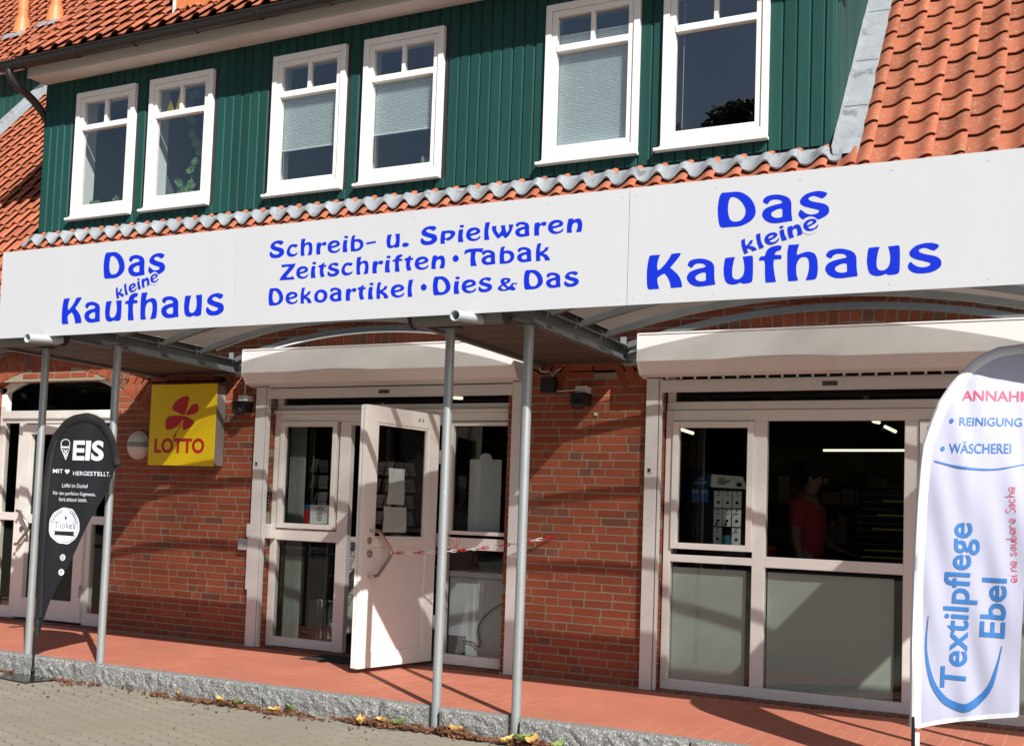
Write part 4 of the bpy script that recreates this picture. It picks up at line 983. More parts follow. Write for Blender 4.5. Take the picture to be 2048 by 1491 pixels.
for dx in (0.0, -4.4725):
    lets = MB()
    for ch, a, c in LINES['Das']: g = glyph(ch, a+dx, c+dx, 2.829, 1.0, YS-.0012); lets.add(g.v, g.f)
    obj('lettering', lets, 'blue', sign, recalc=False); lets = MB()
    for ch, a, c in LINES['Kauf']: g = glyph(ch, a+dx, c+dx, 2.5135, 1.0, YS-.0012); lets.add(g.v, g.f)
    obj('lettering', lets, 'blue', sign, recalc=False)
    b = MB(); b.disc((-1.262+dx, 2.800), .047, YS-.0022, YS-.0018, 28); obj('letter_outline', b, 'sign', sign)
    lets = MB(); u = 0.0; a = R(15.6)
    for ch, wdt in zip('kleine', (.070, .027, .071, .027, .070, .072)):
        g = glyph(ch, u, u+wdt, 0, .76, YS-.0030, (-1.600+dx, 2.675, a)); lets.add(g.v, g.f); u += wdt+.0125
    obj('lettering', lets, 'blue', sign, recalc=False)

# ================================================================ YELLOW LIGHT BOX
lot = thing('light_box_sign', 'yellow square light box sign with red clover leaf on the brick wall', 'sign', (-7.235, -.07, 1.58))
b = MB(); b.box(-7.612, -6.853, -.140, -.004, 1.586, 2.326); obj('housing', b, mat('light_box_grey_case', (.24, .22, .22), .5), lot, bevel=.006)
b = MB(); b.box(-7.621, -6.848, -.150, -.1405, 1.580, 2.332); obj('face', b, 'yellow', lot, bevel=.004)
PET = [[(1115,915),(1118,965),(1100,1040),(1065,1122),(990,1095),(940,1070),(933,1030),(975,970),(1050,920)], [(1205,995),(1226,1020),(1228,1070),(1195,1105),(1140,1120),(1085,1122),(1120,1060),(1160,1010)],
       [(1065,1138),(1040,1190),(990,1250),(930,1285),(870,1295),(852,1250),(860,1180),(895,1140),(970,1133)], [(1070,1140),(1130,1160),(1175,1195),(1165,1230),(1130,1265),(1070,1290),(1052,1270),(1055,1200)],
       [(1035,1210),(1028,1250),(985,1320),(965,1372),(940,1370),(990,1300),(1020,1245)]]
# clover traced on the face: 1 unit = .1 mm scale on the 0.77 m wide box
def CL(x, y): return (-7.621+(x-690-(y-790)*-.050)/745*.773, 2.328-(y-785+(x-700)*.018)/915*.748)
b = MB()
for pt in PET: b.prism([(q[0], q[1]) for q in smooth_closed([(*CL(*p), 0) for p in pt], 4)], -.1525, -.1505)
obj('clover', b, 'red', lot)
obj('lettering', text_mb('LOTTO', lambda x, y, d: (-7.548+x, -.1515, 1.694+y), .588, .138, bold=.035), 'red', lot, recalc=False)

# ================================================================ WALL LAMP, CAMERAS, SMALL WALL FITTINGS
wl = thing('wall_lamp', 'round cream bulkhead lamp with slotted louvre on the bricks', 'lamp', (-7.86, 0, 1.77))
b = MB(); b.ball((-7.86, -.02, 1.772), .128, 24, 1, .62, 1); obj('lamp_glass', b, 'lamp', wl, smooth=True)
b = MB(); b.tube([(-7.86, -.003, 1.772), (-7.86, -.035, 1.772)], .134, 28); obj('base_ring', b, 'lamp', wl, smooth=True)
b = MB()
for z in (1.762, 1.778, 1.794): b.tube([(-7.86+.130*math.sin(t), -.018-.081*math.cos(t), z) for t in [R(-76+8*k) for k in range(20)]], .004, 6)
obj('louvre', b, 'dark', wl)
def camera_unit(x, z, label, cable):
    t = thing('security_camera', label, 'camera', (x, 0, z), 'security cameras on the wall')
    b = MB(); b.box(x-.045, x+.055, -.10, -.004, z+.03, z+.085); obj('mount_box', b, 'alu', t, bevel=.006)
    b = MB(); b.box(x-.06, x+.06, -.16, -.01, z-.065, z+.028); b.ball((x-.005, -.13, z-.06), .05, 14, 1.2, 1, .8); obj('camera_body', b, 'black', t, bevel=.006)
    b = MB(); b.tube(smooth_line(cable, 5), .005, 6); obj('cable', b, 'alu', t, smooth=True)
camera_unit(-3.375, 2.165, 'black security camera under a white mount box beside the large window', [(-3.42, -.02, 2.23), (-3.52, -.015, 2.225), (-3.60, -.02, 2.22)])
camera_unit(-6.60, 2.14, 'black security camera between yellow light box and entrance shutter', [(-6.60, -.06, 2.225), (-6.60, -.06, 2.30), (-6.60, -.06, 2.36)])
t = thing('floodlight', 'black wall floodlight with thin white cable loop under the canopy', 'lamp', (-3.63, 0, 2.26))
b = MB(); b.box(-3.70, -3.58, -.13, -.06, 2.20, 2.32); b.box(-3.66, -3.60, -.06, -.004, 2.24, 2.31); obj('lamp_body', b, 'black', t, bevel=.006)
b = MB(); b.tube(smooth_line([(-3.75, -.02, 2.405), (-3.73, -.03, 2.375), (-3.66, -.04, 2.372), (-3.635, -.04, 2.33)], 5), .004, 6); b.tube(smooth_line([(-3.635, -.04, 2.33), (-3.62, -.03, 2.37), (-3.57, -.02, 2.40)], 5), .004, 6); obj('cable', b, 'alu', t)
b = MB(); b.box(-6.600, -6.508, -.055, -.004, .845, .945); b.box(-6.575, -6.535, -.060, -.0555, .875, .92)
ks = obj('key_switch', b, 'pvc', None, bevel=.006); tag(ks, 'small grey key switch box on the bricks beside the entrance rail', 'switch')
b = MB(); b.box(-6.552, -6.53, -.057, -.0565, .885, .912); obj('key_slot', b, 'black', ks)
b = MB(); b.box(-6.502, -6.480, -.05, -.004, .50, 1.06); b.box(-6.512, -6.478, -.057, -.0505, .96, 1.08); tag(obj('cable_duct', b, 'alu', None, bevel=.002), 'narrow white cable duct along the left shutter rail', 'duct')
b = MB(); b.box(-6.366, -6.345, .01, .05, 1.22, 1.37); kp = tag(obj('keypad', b, 'black', None, bevel=.003), 'black keypad on the brick reveal left of the glass sidelight', 'keypad')
b = MB()
for i in range(4): b.box(-6.3445, -6.3425, .022, .028, 1.235+i*.03, 1.241+i*.03)
obj('button', b, 'print', kp)
b = MB(); b.disc((-3.28, 2.04), .012, -.012, -.0035, 16); tag(obj('wall_button', b, 'alu'), 'tiny round white cap on the bricks below the camera', 'fitting')

# ================================================================ CHAIN
A = D3(.632, .058, .913); Bp = Vector((-3.60, -.012, 1.088))
ch = thing('barrier_chain', 'red and white barrier chain hung from the door handle to the brick wall', 'chain', tuple(A))
N = 30; pts = []
for i in range(N+1):
    f = i/N; p = A.lerp(Bp, f); p.z -= .055*4*f*(1-f)*.6; pts.append(p)
red, wh = MB(), MB()
for i in range(N):
    p, q = pts[i], pts[i+1]; d = (q-p).normalized(); side = d.cross(Vector((0, 0, 1))).normalized()
    if i % 2: side = d.cross(side).normalized()
    c = (p+q)/2; Lh = (q-p).length*.70; loop = []
    for k in range(10):
        t_ = 2*math.pi*k/10; loop.append(c+d*Lh*math.cos(t_)*(1.0)+side*.009*math.sin(t_))
    loop.append(loop[0]); (red if (i//2) % 2 == 0 else wh).tube(loop, .0042, 6, cap=False)
obj('red_links', red, 'red', ch); obj('white_links', wh, 'paper', ch)
b = MB(); k0 = pts[12]
b.tube(smooth_line([k0, k0+Vector((-.02, -.01, .05)), k0+Vector((-.06, -.01, .09)), k0+Vector((-.07, 0, .05)), k0+Vector((-.02, 0, .02)), k0+Vector((.03, -.01, .08)), k0+Vector((.0, .0, .10)), k0], 5), .0022, 5)
obj('red_string', b, 'red', ch)
b = MB(); b.add([(-5.62, -.44, .008), (-4.93, -.44, .008), (-4.93, .02, .008), (-5.62, .02, .008), (-5.62, -.44, .001), (-4.93, -.44, .001), (-4.93, .02, .001), (-5.62, .02, .001)], [(0, 1, 2, 3), (0, 4, 5, 1), (1, 5, 6, 2), (3, 2, 6, 7), (0, 3, 7, 4)])
tag(obj('door_mat', b, 'rubber'), 'black rubber mat on the clinker in front of the open entrance', 'door mat')

# ================================================================ BEACH FLAGS
def flag_sheet(rows, fy, nx=22):
    """rows: (z, xl, xr) top to bottom"""
    b = MB(); vs = []
    for z, a, c in rows:
        for i in range(nx+1):
            x = a+(c-a)*i/nx; vs.append((x, fy(x, z), z))
    n = nx+1; b.add(vs, [(r*n+i, r*n+i+1, (r+1)*n+i+1, (r+1)*n+i) for r in range(len(rows)-1) for i in range(nx)]); return b
def interp(tab, v):
    tab = sorted(tab)
    if v <= tab[0][0]: return tab[0][1]
    for (a, p), (c, q) in zip(tab[:-1], tab[1:]):
        if a <= v <= c: return p+(q-p)*(v-a)/(c-a)
    return tab[-1][1]
# --- ice cream flag: black, teardrop
YE = -1.93
ef = thing('ice_cream_flag', 'black teardrop ice cream flag on a pole with a square foot plate', 'flag', (-7.13, YE, ZP))
b = MB(); b.boxm(Matrix.Translation((-7.035, -1.945, ZP)) @ Matrix.Rotation(R(-8), 4, 'Z'), -.215, .215, -.235, .235, .003, .011); obj('foot_plate', b, 'shiny', ef, bevel=.002)
def EP(px, py):      # flag plane: pixel frame of the photograph's flag detail measured in metres from its foot
    return EX.get((px, py))
EL = [(.16, -7.082), (.53, -7.077), (1.09, -7.078), (1.425, -7.063), (1.594, -7.048), (1.718, -7.012), (1.767, -6.964), (1.824, -6.897), (1.863, -6.801), (1.876, -6.72), (1.880, -6.66)]
ER = [(.16, -7.055), (.212, -7.028), (.383, -6.958), (.554, -6.865), (.837, -6.707), (1.106, -6.55), (1.261, -6.445), (1.462, -6.341), (1.487, -6.300), (1.555, -6.318), (1.671, -6.36), (1.762, -6.421), (1.828, -6.501), (1.867, -6.593), (1.878, -6.645), (1.880, -6.65)]
SL = .060
zs = [1.879-.0140*i for i in range(123)]; zs = [z for z in zs if z > .16]
def efy(x, z): return YE+.008*math.sin(x*15+z*3)+.004*math.sin(x*29-z*9+1)
rows = [(z, interp(EL, z), interp(ER, z)) for z in zs]
sheet = flag_sheet(rows, efy); cl = obj('flag_cloth', sheet, 'flagb', ef, smooth=True)
b = MB(); left = [(interp(EL, z), z) for z in zs[::-1]]; right = [(interp(ER, z), z) for z in zs if z > 1.488]
path = left+right; pp = []; n = len(path); vs = []
for i, (x, z) in enumerate(path):
    x0, z0 = path[max(i-2, 0)]; x1, z1 = path[min(i+2, n-1)]; d = Vector((x1-x0, z1-z0)).normalized(); nn_ = Vector((d.y, -d.x))
    w = SL if z > .3 else SL*.55
    for k, (a, dy) in enumerate(((-.012, 0), (w*.35, -.016), (w*.8, -.012), (w, -.003))):
        px, pz = x+nn_.x*a, z+nn_.y*a; vs.append((px, efy(px, pz)+dy, pz))
b.add(vs, [(4*i+j, 4*i+j+1, 4*i+5+j, 4*i+4+j) for i in range(n-1) for j in range(3)])
obj('pole_sleeve', b, 'flagk', ef, smooth=True)
b = MB(); b.tube([(-7.075, YE, ZP+.01), (-7.075, YE, .5)], .0095, 10); b.tube([(-7.075, YE, ZP+.011), (-7.075, YE, ZP+.06)], .016, 12); b.ball((-7.06, YE-.022, ZP+.055), .014, 10); obj('pole', b, 'black', ef, smooth=True)
def on_e(off=-.0022): return lambda x, y, d: (x, 0, y)
def etext(body, x0, x1, z0, z1, bold=0.0, slope=0.0, spacing=1.0):
    f = on_e(); return text_mb(body, lambda x, y, d: f(x0+x, z0+y+slope*x, 0), x1-x0, z1-z0, bold=bold, spacing=spacing)
E_ = MB()
for bod, x0, x1, z0, z1, bo in (('EIS', -6.782, -6.476, 1.526, 1.680, .035), ('MIT', -6.983, -6.892, 1.427, 1.458, .008), ('HERGESTELLT.', -6.767, -6.395, 1.412, 1.444, .006), ('Löffel im Deckel', -6.886, -6.605, 1.318, 1.348, .002),
                            ('Für den perfekten Eisgenuss,', -6.970, -6.532, 1.252, 1.286, .0), ('kurz antauen lassen.', -6.905, -6.603, 1.212, 1.244, .0)):
    e = etext(bod, x0, x1, z0, z1, bo); E_.add(e.v, e.f)
f = on_e()
def eadd(poly): E_.add([f(x, z, 0) for x, z in poly], [tuple(range(len(poly)))])
# heart
hp = []
for k in range(28):
    t_ = 2*math.pi*k/28; hp.append((-6.838+.0020*16*math.sin(t_)**3*1.0, 1.441+.0014*(13*math.cos(t_)-5*math.cos(2*t_)-2*math.cos(3*t_)-math.cos(4*t_))))
eadd(hp)
def ering(cx, cz, r0, r1, n=30, kz=1.0):
    vs = [];
    for k in range(n):
        t_ = 2*math.pi*k/n; vs += [f(cx+r0*math.cos(t_), cz+r0*kz*math.sin(t_), 0), f(cx+r1*math.cos(t_), cz+r1*kz*math.sin(t_), 0)]
    return vs, [(2*k, 2*k+1, (2*k+3) % (2*n), (2*k+2) % (2*n)) for k in range(n)]
E_.add(*ering(-6.874, 1.655, .042, .050, 30, .72)); eadd([(-6.925, 1.634), (-6.822, 1.634), (-6.826, 1.622), (-6.921, 1.622)])
for a, c in (((-6.918, 1.62), (-6.868, 1.532)), ((-6.828, 1.62), (-6.868, 1.532)), ((-6.895, 1.61), (-6.845, 1.578)), ((-6.89, 1.585), (-6.855, 1.548)), ((-6.85, 1.612), (-6.892, 1.575)), ((-6.84, 1.592), (-6.878, 1.552))):
    eadd(ribbon([a, c], .008))
cx, cz = -6.828, 1.023
E_.add([f(cx, cz, 0)]+[f(cx+(.160+.003*math.sin(k*7))*math.cos(2*math.pi*k/48), cz+(.139+.003*math.sin(k*5))*math.sin(2*math.pi*k/48), 0) for k in range(48)], [(0, k+1, (k+1) % 48+1) for k in range(48)])
for z in (.782, .670):
    E_.add([f(-6.831, z, 0)]+[f(-6.831+.028*math.cos(2*math.pi*k/20), z+.025*math.sin(2*math.pi*k/20), 0) for k in range(20)], [(0, k+1, (k+1) % 20+1) for k in range(20)])
obj('lettering', flag_print(E_, efy, -.003), 'print', ef, recalc=False)
f = on_e(-.0034); E_ = MB()
def etext2(*a):
    e = text_mb(a[0], lambda x, y, d: f(a[1]+x, a[3]+y, 0), a[2]-a[1], a[4]-a[3], bold=a[5]); E_.add(e.v, e.f)
etext2("Tipke's", -6.926, -6.714, .992, 1.052, -.012)
eadd([(-6.930, .982), (-6.718, .982), (-6.732, .966), (-6.718, .950), (-6.930, .950), (-6.916, .966)])
E_.add(*ering(cx, cz, .143, .1455, 40, .87))
for k in range(6):
    for sgn in (-1, 1):
        t_ = R(90+sgn*(18+k*10.5)); lx, lz = cx+.122*math.cos(t_), cz+.108*math.sin(t_); a_ = t_+sgn*R(65)
        for da in (-.5, .5): eadd([(lx, lz), (lx+.011*math.cos(a_+da+.3), lz+.011*math.sin(a_+da+.3)), (lx+.019*math.cos(a_+da), lz+.019*math.sin(a_+da)), (lx+.011*math.cos(a_+da-.3), lz+.011*math.sin(a_+da-.3))])
E_.add(*ering(cx, 1.100, .012, .015, 14, .8)); eadd([(cx-.013, 1.092), (cx+.013, 1.092), (cx, 1.064)])
etext2('f', -6.838, -6.824, .652, .688, .03); E_.add(*ering(-6.831, .782, .015, .018, 16)); E_.add(*ering(-6.831, .782, .006, .009, 12))
obj('dark_print', flag_print(E_, efy, -.0045), 'flagk', ef, recalc=False)
# --- laundry flag: white feather
YT = -2.10
tf = thing('laundry_flag', 'tall white laundry feather flag with blue upright lettering', 'flag', (-.75, YT, ZP))
TL = [(.235, -.768), (.63, -.768), (1.0, -.763), (1.386, -.749), (1.56, -.738), (1.665, -.728), (1.78, -.695), (1.881, -.661), (1.967, -.610), (2.04, -.555), (2.091, -.51), (2.13, -.452), (2.154, -.402), (2.168, -.335), (2.174, -.268), (2.176, -.22)]
TR = [(.235, -.279), (.60, -.276), (.97, -.261), (1.5, -.21), (1.8, -.178), (1.95, -.165), (2.05, -.155), (2.12, -.155), (2.15, -.165), (2.17, -.19), (2.176, -.21)]
def lean(x, z): return max(0.0, z-1.35+.45*(x+.55))**2*.30
def tfy(x, z): return YT+.013*math.sin((x+.75)*9-(z-.3)*2.4)+.0035*math.sin(x*36+z*11)+.002*math.sin(z*7+x*58)+lean(x, z)
zs = [2.175-.0193*i for i in range(200)]; zs = [z for z in zs if z > .235]
def zlow(x): return .240+.118*max(0, (x+.735)/.456)**.75 if x > -.735 else .240
b = MB(); vs = []; nx = 26
for r, z in enumerate(zs):
    a, c = interp(TL, z), interp(TR, z)
    for i in range(nx+1):
        x = a+(c-a)*i/nx; zz_ = max(z, zlow(x)); vs.append((x, tfy(x, zz_), zz_+.14*lean(x, zz_)))
b.add(vs, [(r*(nx+1)+i, r*(nx+1)+i+1, (r+1)*(nx+1)+i+1, (r+1)*(nx+1)+i) for r in range(len(zs)-1) for i in range(nx)])
obj('flag_cloth', b, 'flagw', tf, smooth=True, recalc=False)
left = [(interp(TL, z), z) for z in zs[::-1]]+[(-.19, 2.172), (-.165, 2.158)]; n = len(left); vs = []
for i, (x, z) in enumerate(left):
    x0, z0 = left[max(i-2, 0)]; x1, z1 = left[min(i+2, n-1)]; d = Vector((x1-x0, z1-z0)).normalized(); nn_ = Vector((d.y, -d.x))
    for a, dy in ((-.004, .008), (.008, -.010), (.026, -.013), (.042, -.008), (.050, -.001)):
        px, pz = x+nn_.x*a, z+nn_.y*a; vs.append((px, tfy(px, pz)+dy, pz+.14*lean(px, pz)))
b = MB(); b.add(vs, [(5*i+j, 5*i+j+1, 5*i+6+j, 5*i+5+j) for i in range(n-1) for j in range(4)]); obj('pole_sleeve', b, 'sleeve', tf, smooth=True)
b = MB(); vs = []
for i in range(31):
    x = -.735+.45*i/30; z = zlow(x); vs += [(x, tfy(x, z)-.002, z-.004), (x, tfy(x, z+.02)-.003, z+.018)]
b.add(vs, [(2*i, 2*i+1, 2*i+3, 2*i+2) for i in range(30)]); obj('hem', b, 'sleeve', tf, smooth=True)
b = MB(); b.tube([(-.752, YT, ZP), (-.752, YT, .30)], .010, 12); b.tube([(-.752, YT, ZP), (-.752, YT, .03)], .017, 12); obj('pole', b, 'black', tf, smooth=True)
b = MB(); b.box(-.752-.25, -.752+.25, YT-.03, YT+.03, ZP+.003, ZP+.02); b.box(-.752-.03, -.752+.03, YT-.25, YT-.031, ZP+.003, ZP+.02); obj('cross_foot', b, 'black', tf)
b = MB(); b.box(-.742, -.722, YT-.016, YT-.006, .16, .225); obj('clip', b, 'print', tf)
def tmap(off=-.0022): return lambda x, z: (x, 0, z)
g_ = tmap()
def ttext(body, x0, z0, w, h, m, bold=0.0, slope=0.0, shear=0.0):
    return obj('lettering', flag_print(text_mb(body, lambda x, y, d: g_(x0+x, z0+y+slope*x), w, h, bold=bold, shear=shear), tfy, -.003, lift=lean), m, tf, recalc=False)
ttext('ANNAHME', -.551, 1.889, .352, .051, 'pink', .012, -.03)
ttext('REINIGUNG', -.557, 1.763, .279, .042, 'navy', .008, -.02); ttext('WÄSCHEREI', -.602, 1.625, .279, .060, 'navy', .008, 0)
b = MB()
for (x, z) in ((-.594, 1.787), (-.632, 1.648)): b.add([g_(x+.010*math.cos(k*.45), z+.012*math.sin(k*.45)) for k in range(14)], [tuple(range(14))])
cv = smooth_line([(-.668, 1.586, 0), (-.572, 1.560, 0), (-.481, 1.548, 0), (-.383, 1.549, 0), (-.264, 1.574, 0)], 8)
rb = ribbon([(p.x, p.y) for p in cv], [.012-.0085*abs(2*i/(len(cv)-1)-.75)/1.25 for i in range(len(cv))]); m2 = len(rb)//2
b.add([g_(x, z) for x, z in rb], [(i, i+1, 2*m2-2-i, 2*m2-1-i) for i in range(m2-1)])
sw_ = smooth_line([(-.687, .811, 0), (-.697, .642, 0), (-.670, .490, 0), (-.618, .405, 0), (-.562, .373, 0), (-.508, .371, 0), (-.455, .415, 0), (-.405, .486, 0), (-.374, .594, 0), (-.355, .687, 0)], 8)
nS = len(sw_); rb = ribbon([(p.x, p.y) for p in sw_], [.003+.036*math.sin(math.pi*i/(nS-1))**1.5 for i in range(nS)]); m2 = len(rb)//2
b.add([g_(x, z) for x, z in rb], [(i, i+1, 2*m2-2-i, 2*m2-1-i) for i in range(m2-1)])
obj('printed_swoosh', flag_print(b, tfy, -.0036, lift=lean), 'navy', tf, recalc=False)
g2 = tmap(-.0024)
def vtext(body, xb, z0, length, height, m, bold=0.0):      # reads upwards
    return obj('lettering', flag_print(text_mb(body, lambda x, y, d: g2(xb-y+.03*x, z0+x), length, height, bold=bold), tfy, -.003, lift=lean), m, tf, recalc=False)
vtext('Textilpflege', -.478, .459, .822, .155, 'navy', .014); vtext('Ebel', -.342, .724, .290, .112, 'navy', .014)
# hand written line from single strokes
SCR = {'e': [[(0, .3), (.55, .45), (.5, .85), (.2, .9), (0, .5), (.15, .05), (.7, .15)]], 'i': [[(.1, .9), (.1, .1), (.3, .1)], [(.12, 1.25), (.16, 1.32)]], 'n': [[(0, .9), (.05, 0)], [(.05, .6), (.35, .95), (.55, .7), (.55, .05)]],
       's': [[(.5, .85), (.15, .9), (.05, .65), (.5, .35), (.4, .02), (0, .1)]], 'a': [[(.5, .9), (.1, .75), (.05, .2), (.35, .05), (.5, .8), (.55, .05)]], 'u': [[(0, .9), (.05, .2), (.3, .0), (.5, .3), (.52, .9), (.58, .05)]],
       'b': [[(.05, 1.6), (0, .05), (.4, .05), (.5, .5), (.2, .75), (0, .4)]], 'r': [[(0, .9), (.05, 0)], [(.05, .55), (.3, .9), (.5, .85)]], 'S': [[(.7, 1.3), (.3, 1.5), (.1, 1.1), (.7, .5), (.5, .0), (0, .15)]],
       'c': [[(.5, .8), (.15, .85), (.0, .4), (.2, .02), (.55, .15)]], 'h': [[(0, 1.6), (.05, 0)], [(.05, .5), (.35, .9), (.55, .6), (.55, .0)]], ' ': []}
b = MB(); u = 0.0; txt = 'eine saubere Sache'
for c_ in txt:
    for st in SCR[c_]:
        pl = [(p.x, p.y) for p in smooth_line([(x, y, 0) for x, y in st], 4)]
        q = ribbon([(-.290-.012*u/12-p[1]*.028, 1.0+(u+p[0])*.0335) for p in pl], .0034); m2 = len(q)//2
        b.add([g2(x, z) for x, z in q], [(i, i+1, 2*m2-2-i, 2*m2-1-i) for i in range(m2-1)])
    u += .8 if c_ != ' ' else .6
obj('script_lettering', flag_print(b, tfy, -.003, lift=lean), 'pink', tf, recalc=False)

# ================================================================ FALLEN LEAVES
def leaf_mesh(mb, c, L, W, rz, curl, tilt):
    m4 = Matrix.Translation(c) @ Matrix.Rotation(rz, 4, 'Z') @ Matrix.Rotation(tilt, 4, 'X'); vs = []
    for i in range(6):
        t = i/5; w = W*math.sin(math.pi*min(.98, t*.9+.06))**.8
        for s in (-1, -.5, 0, .5, 1): vs.append(m4 @ Vector(((t-.5)*L, s*w, abs(s)**1.6*curl*W*1.3+curl*.4*L*(t-.5)**2*2+.003+.006*math.sin(i*3+s*4))))
    mb.add(vs, [(i*5+j, i*5+j+1, i*5+6+j, i*5+5+j) for i in range(5) for j in range(4)])
PILES = [(-6.1, -1.945, 5), (-5.72, -2.0, 34), (-5.52, -2.0, 42), (-5.32, -2.0, 55), (-5.15, -1.98, 60), (-4.98, -1.99, 50), (-4.75, -2.05, 30), (-4.62, -1.98, 30), (-4.15, -1.96, 50), (-4.0, -1.98, 75), (-3.85, -1.96, 80), (-3.7, -1.95, 60),
         (-3.47, -1.94, 110), (-3.38, -1.97, 90), (-3.27, -1.98, 50), (-3.02, -1.95, 80), (-2.9, -1.95, 120), (-2.78, -1.97, 80), (-7.35, -1.93, 22), (-6.72, -1.95, 22), (-6.62, -2.0, 14), (-6.42, -1.95, 12), (-4.4, -2.05, 10)]
lit = MB()
for x, y, n in PILES:
    for k in range(n):
        px = x+random.gauss(0, .075); py = min(y+random.gauss(0, .022), -1.905); hp_ = max(0, (n-30)/100*.05*math.exp(-((px-x)/.07)**2))
        leaf_mesh(lit, (px, py, ZP+random.uniform(.004, .012+hp_)), random.uniform(.02, .05), random.uniform(.004, .011), random.uniform(0, 6.28), random.uniform(.2, 1.2), random.uniform(-.5, .5))
for k in range(70): leaf_mesh(lit, (random.uniform(-7, -2.5), -1.96-abs(random.gauss(0, .28)), ZP+.004), random.uniform(.012, .03), .005, random.uniform(0, 6.28), .6, 0)
lo = obj('leaf_litter', lit, 'leaf'); lo['kind'] = 'stuff'; lo['label'] = 'dry brown leaf litter blown along the foot of the granite kerb'
BIG = [(-3.40, -1.95, .10, 'leafy', .03), (-2.86, -1.99, .10, 'leafy', .04), (-2.93, -1.97, .12, 'leafg', .03), (-4.05, -2.0, .11, 'leafy', .01), (-3.93, -1.955, .10, 'leafy', .02), (-3.80, -1.96, .09, 'leafg', .03), (-4.72, -2.03, .09, 'leafy', .01),
       (-4.66, -1.945, .09, 'leafg', .02), (-5.05, -1.99, .09, 'leafg', .02), (-5.22, -1.98, .08, 'leafy', .02), (-5.6, -1.97, .07, 'leafy', .02), (-3.02, -2.0, .09, 'leafy', .02), (-2.72, -1.94, .09, 'leafg', .02)]
protos = {}
for x, y, L, mm_, zz_ in BIG:
    if mm_ not in protos:
        b = MB(); leaf_mesh(b, (0, 0, 0), .10, .030, 0, .7, .15); o = obj('fallen_leaf', b, mm_, smooth=True); protos[mm_] = o
        o['label'] = {'leafy': 'large curled yellow leaf lying in the litter at the kerb', 'leafg': 'large withered green leaf lying in the litter at the kerb'}[mm_]
        o['category'] = 'leaf'; o['group'] = {'leafy': 'yellow fallen leaves', 'leafg': 'green fallen leaves'}[mm_]
    else:
        o = protos[mm_].copy(); C.objects.link(o)
    o.location = (x, y, ZP+zz_+.004); o.rotation_euler = (random.uniform(-.3, .3), random.uniform(-.3, .3), random.uniform(0, 6.28)); o.scale = (L/.10,)*3

# ================================================================ THINGS INSIDE THE SHOP
def card_rack(x, y, z0, z1, label, ang):
    t = thing('card_rack', label, 'card rack', (x, y, 0), 'revolving card racks')
    b = MB(); b.tube([(x, y, .02), (x, y, z1+.05)], .013, 10); b.box(x-.2, x+.2, y-.02, y+.02, .0, .02); b.box(x-.02, x+.02, y-.2, y+.2, .001, .021); obj('stand', b, 'black', t)
    cards, wire = MB(), MB(); k = 0
    for a in range(4):
        m4 = Matrix.Translation((x, y, 0)) @ Matrix.Rotation(ang+a*math.pi/2, 4, 'Z')
        z = z0
        while z < z1:
            for c_ in range(2):
                q = m4 @ Matrix.Translation((-.075+c_*.125, -.15, z)) @ Matrix.Rotation(R(-17), 4, 'X')
                if random.random() < .93: cards.boxm(q, .008, .092, -.006, .006, .0, .125)
                for (p0, p1) in (((.0, -.012, -.01), (.0, -.012, .075)), ((.115, -.012, -.01), (.115, -.012, .075)), ((0, -.012, .03), (.115, -.012, .03))): wire.tube([q @ Vector(p0), q @ Vector(p1)], .0025, 4)
            z += .155
    obj('cards', cards, 'card', t); obj('wire_pockets', wire, 'black', t)
card_rack(-6.20, .78, 1.12, 1.72, 'revolving rack of pale greeting cards behind the left sidelight', R(18))
card_rack(-5.72, 1.15, 1.12, 1.70, 'rack of cards glimpsed in the gap left of the open door', R(-20))
wr = thing('wire_rack', 'black empty wire stand behind the lower left sidelight', 'rack', (-6.18, .80, 0))
b = MB()
for k in range(8):
    a = k*math.pi/4; px, py = -6.18+.13*math.cos(a), .80+.13*math.sin(a); b.tube([(px, py, .42), (px, py, 1.02)], .004, 5)
for z in (.42, .62, .82, 1.02): b.tube([(-6.18+.13*math.cos(k*.393), .80+.13*math.sin(k*.393), z) for k in range(17)], .004, 5)
b.tube([(-6.18, .80, .0), (-6.18, .80, 1.1)], .012, 8); obj('wire_basket', b, 'black', wr)
b = MB(); b.box(-6.52, -6.28, 1.0, 1.2, 0, .36); tag(obj('white_carton', b, 'card', None, bevel=.004), 'white carton on the floor behind the wire stand', 'carton')
b = MB(); n = 40; vs = []
for i in range(n+1):
    x = -6.30+.17*i/n; vs += [(x, .26+.014*math.sin(i*1.6), .05), (x, .26+.014*math.sin(i*1.6), 2.0)]
b.add(vs, [(2*i, 2*i+1, 2*i+3, 2*i+2) for i in range(n)]); tag(obj('curtain', b, 'curtain', None, smooth=True), 'pale pleated curtain strip at the left edge of the sidelight', 'curtain')
nt_ = thing('opening_notice', 'white notice sheet with lines of print low in the left sidelight', 'notice', (-5.86, FY+.03, 1.1))
b = MB(); b.box(-5.965, -5.765, FY+.032, FY+.034, 1.105, 1.27); obj('sheet', b, 'paper', nt_)
b = MB()
for z, w in ((1.245, .06), (1.228, .08), (1.205, .05), (1.188, .07), (1.170, .04), (1.152, .06), (1.135, .04)): b.box(-5.865-w/2, -5.865+w/2, FY+.0305, FY+.0315, z, z+.006)
obj('print_lines', b, 'ink', nt_)
bk = thing('book_stack', 'row of red and black booklets behind the left sidelight', 'books', (-6.2, .28, 1.08))
b = MB()
for i in range(6): b.box(-6.275+.018*i, -6.261+.018*i, .30, .42, 1.10, 1.10+random.uniform(.10, .13))
obj('red_spines', b, 'red', bk)
b = MB()
for i in range(6): b.box(-6.275+.018*i, -6.261+.018*i, .425, .5, 1.10, 1.27)
obj('dark_spines', b, 'cardblue', bk); b = MB(); b.box(-6.30, -6.12, .29, .52, 1.085, 1.098); obj('shelf', b, 'reveal', bk)
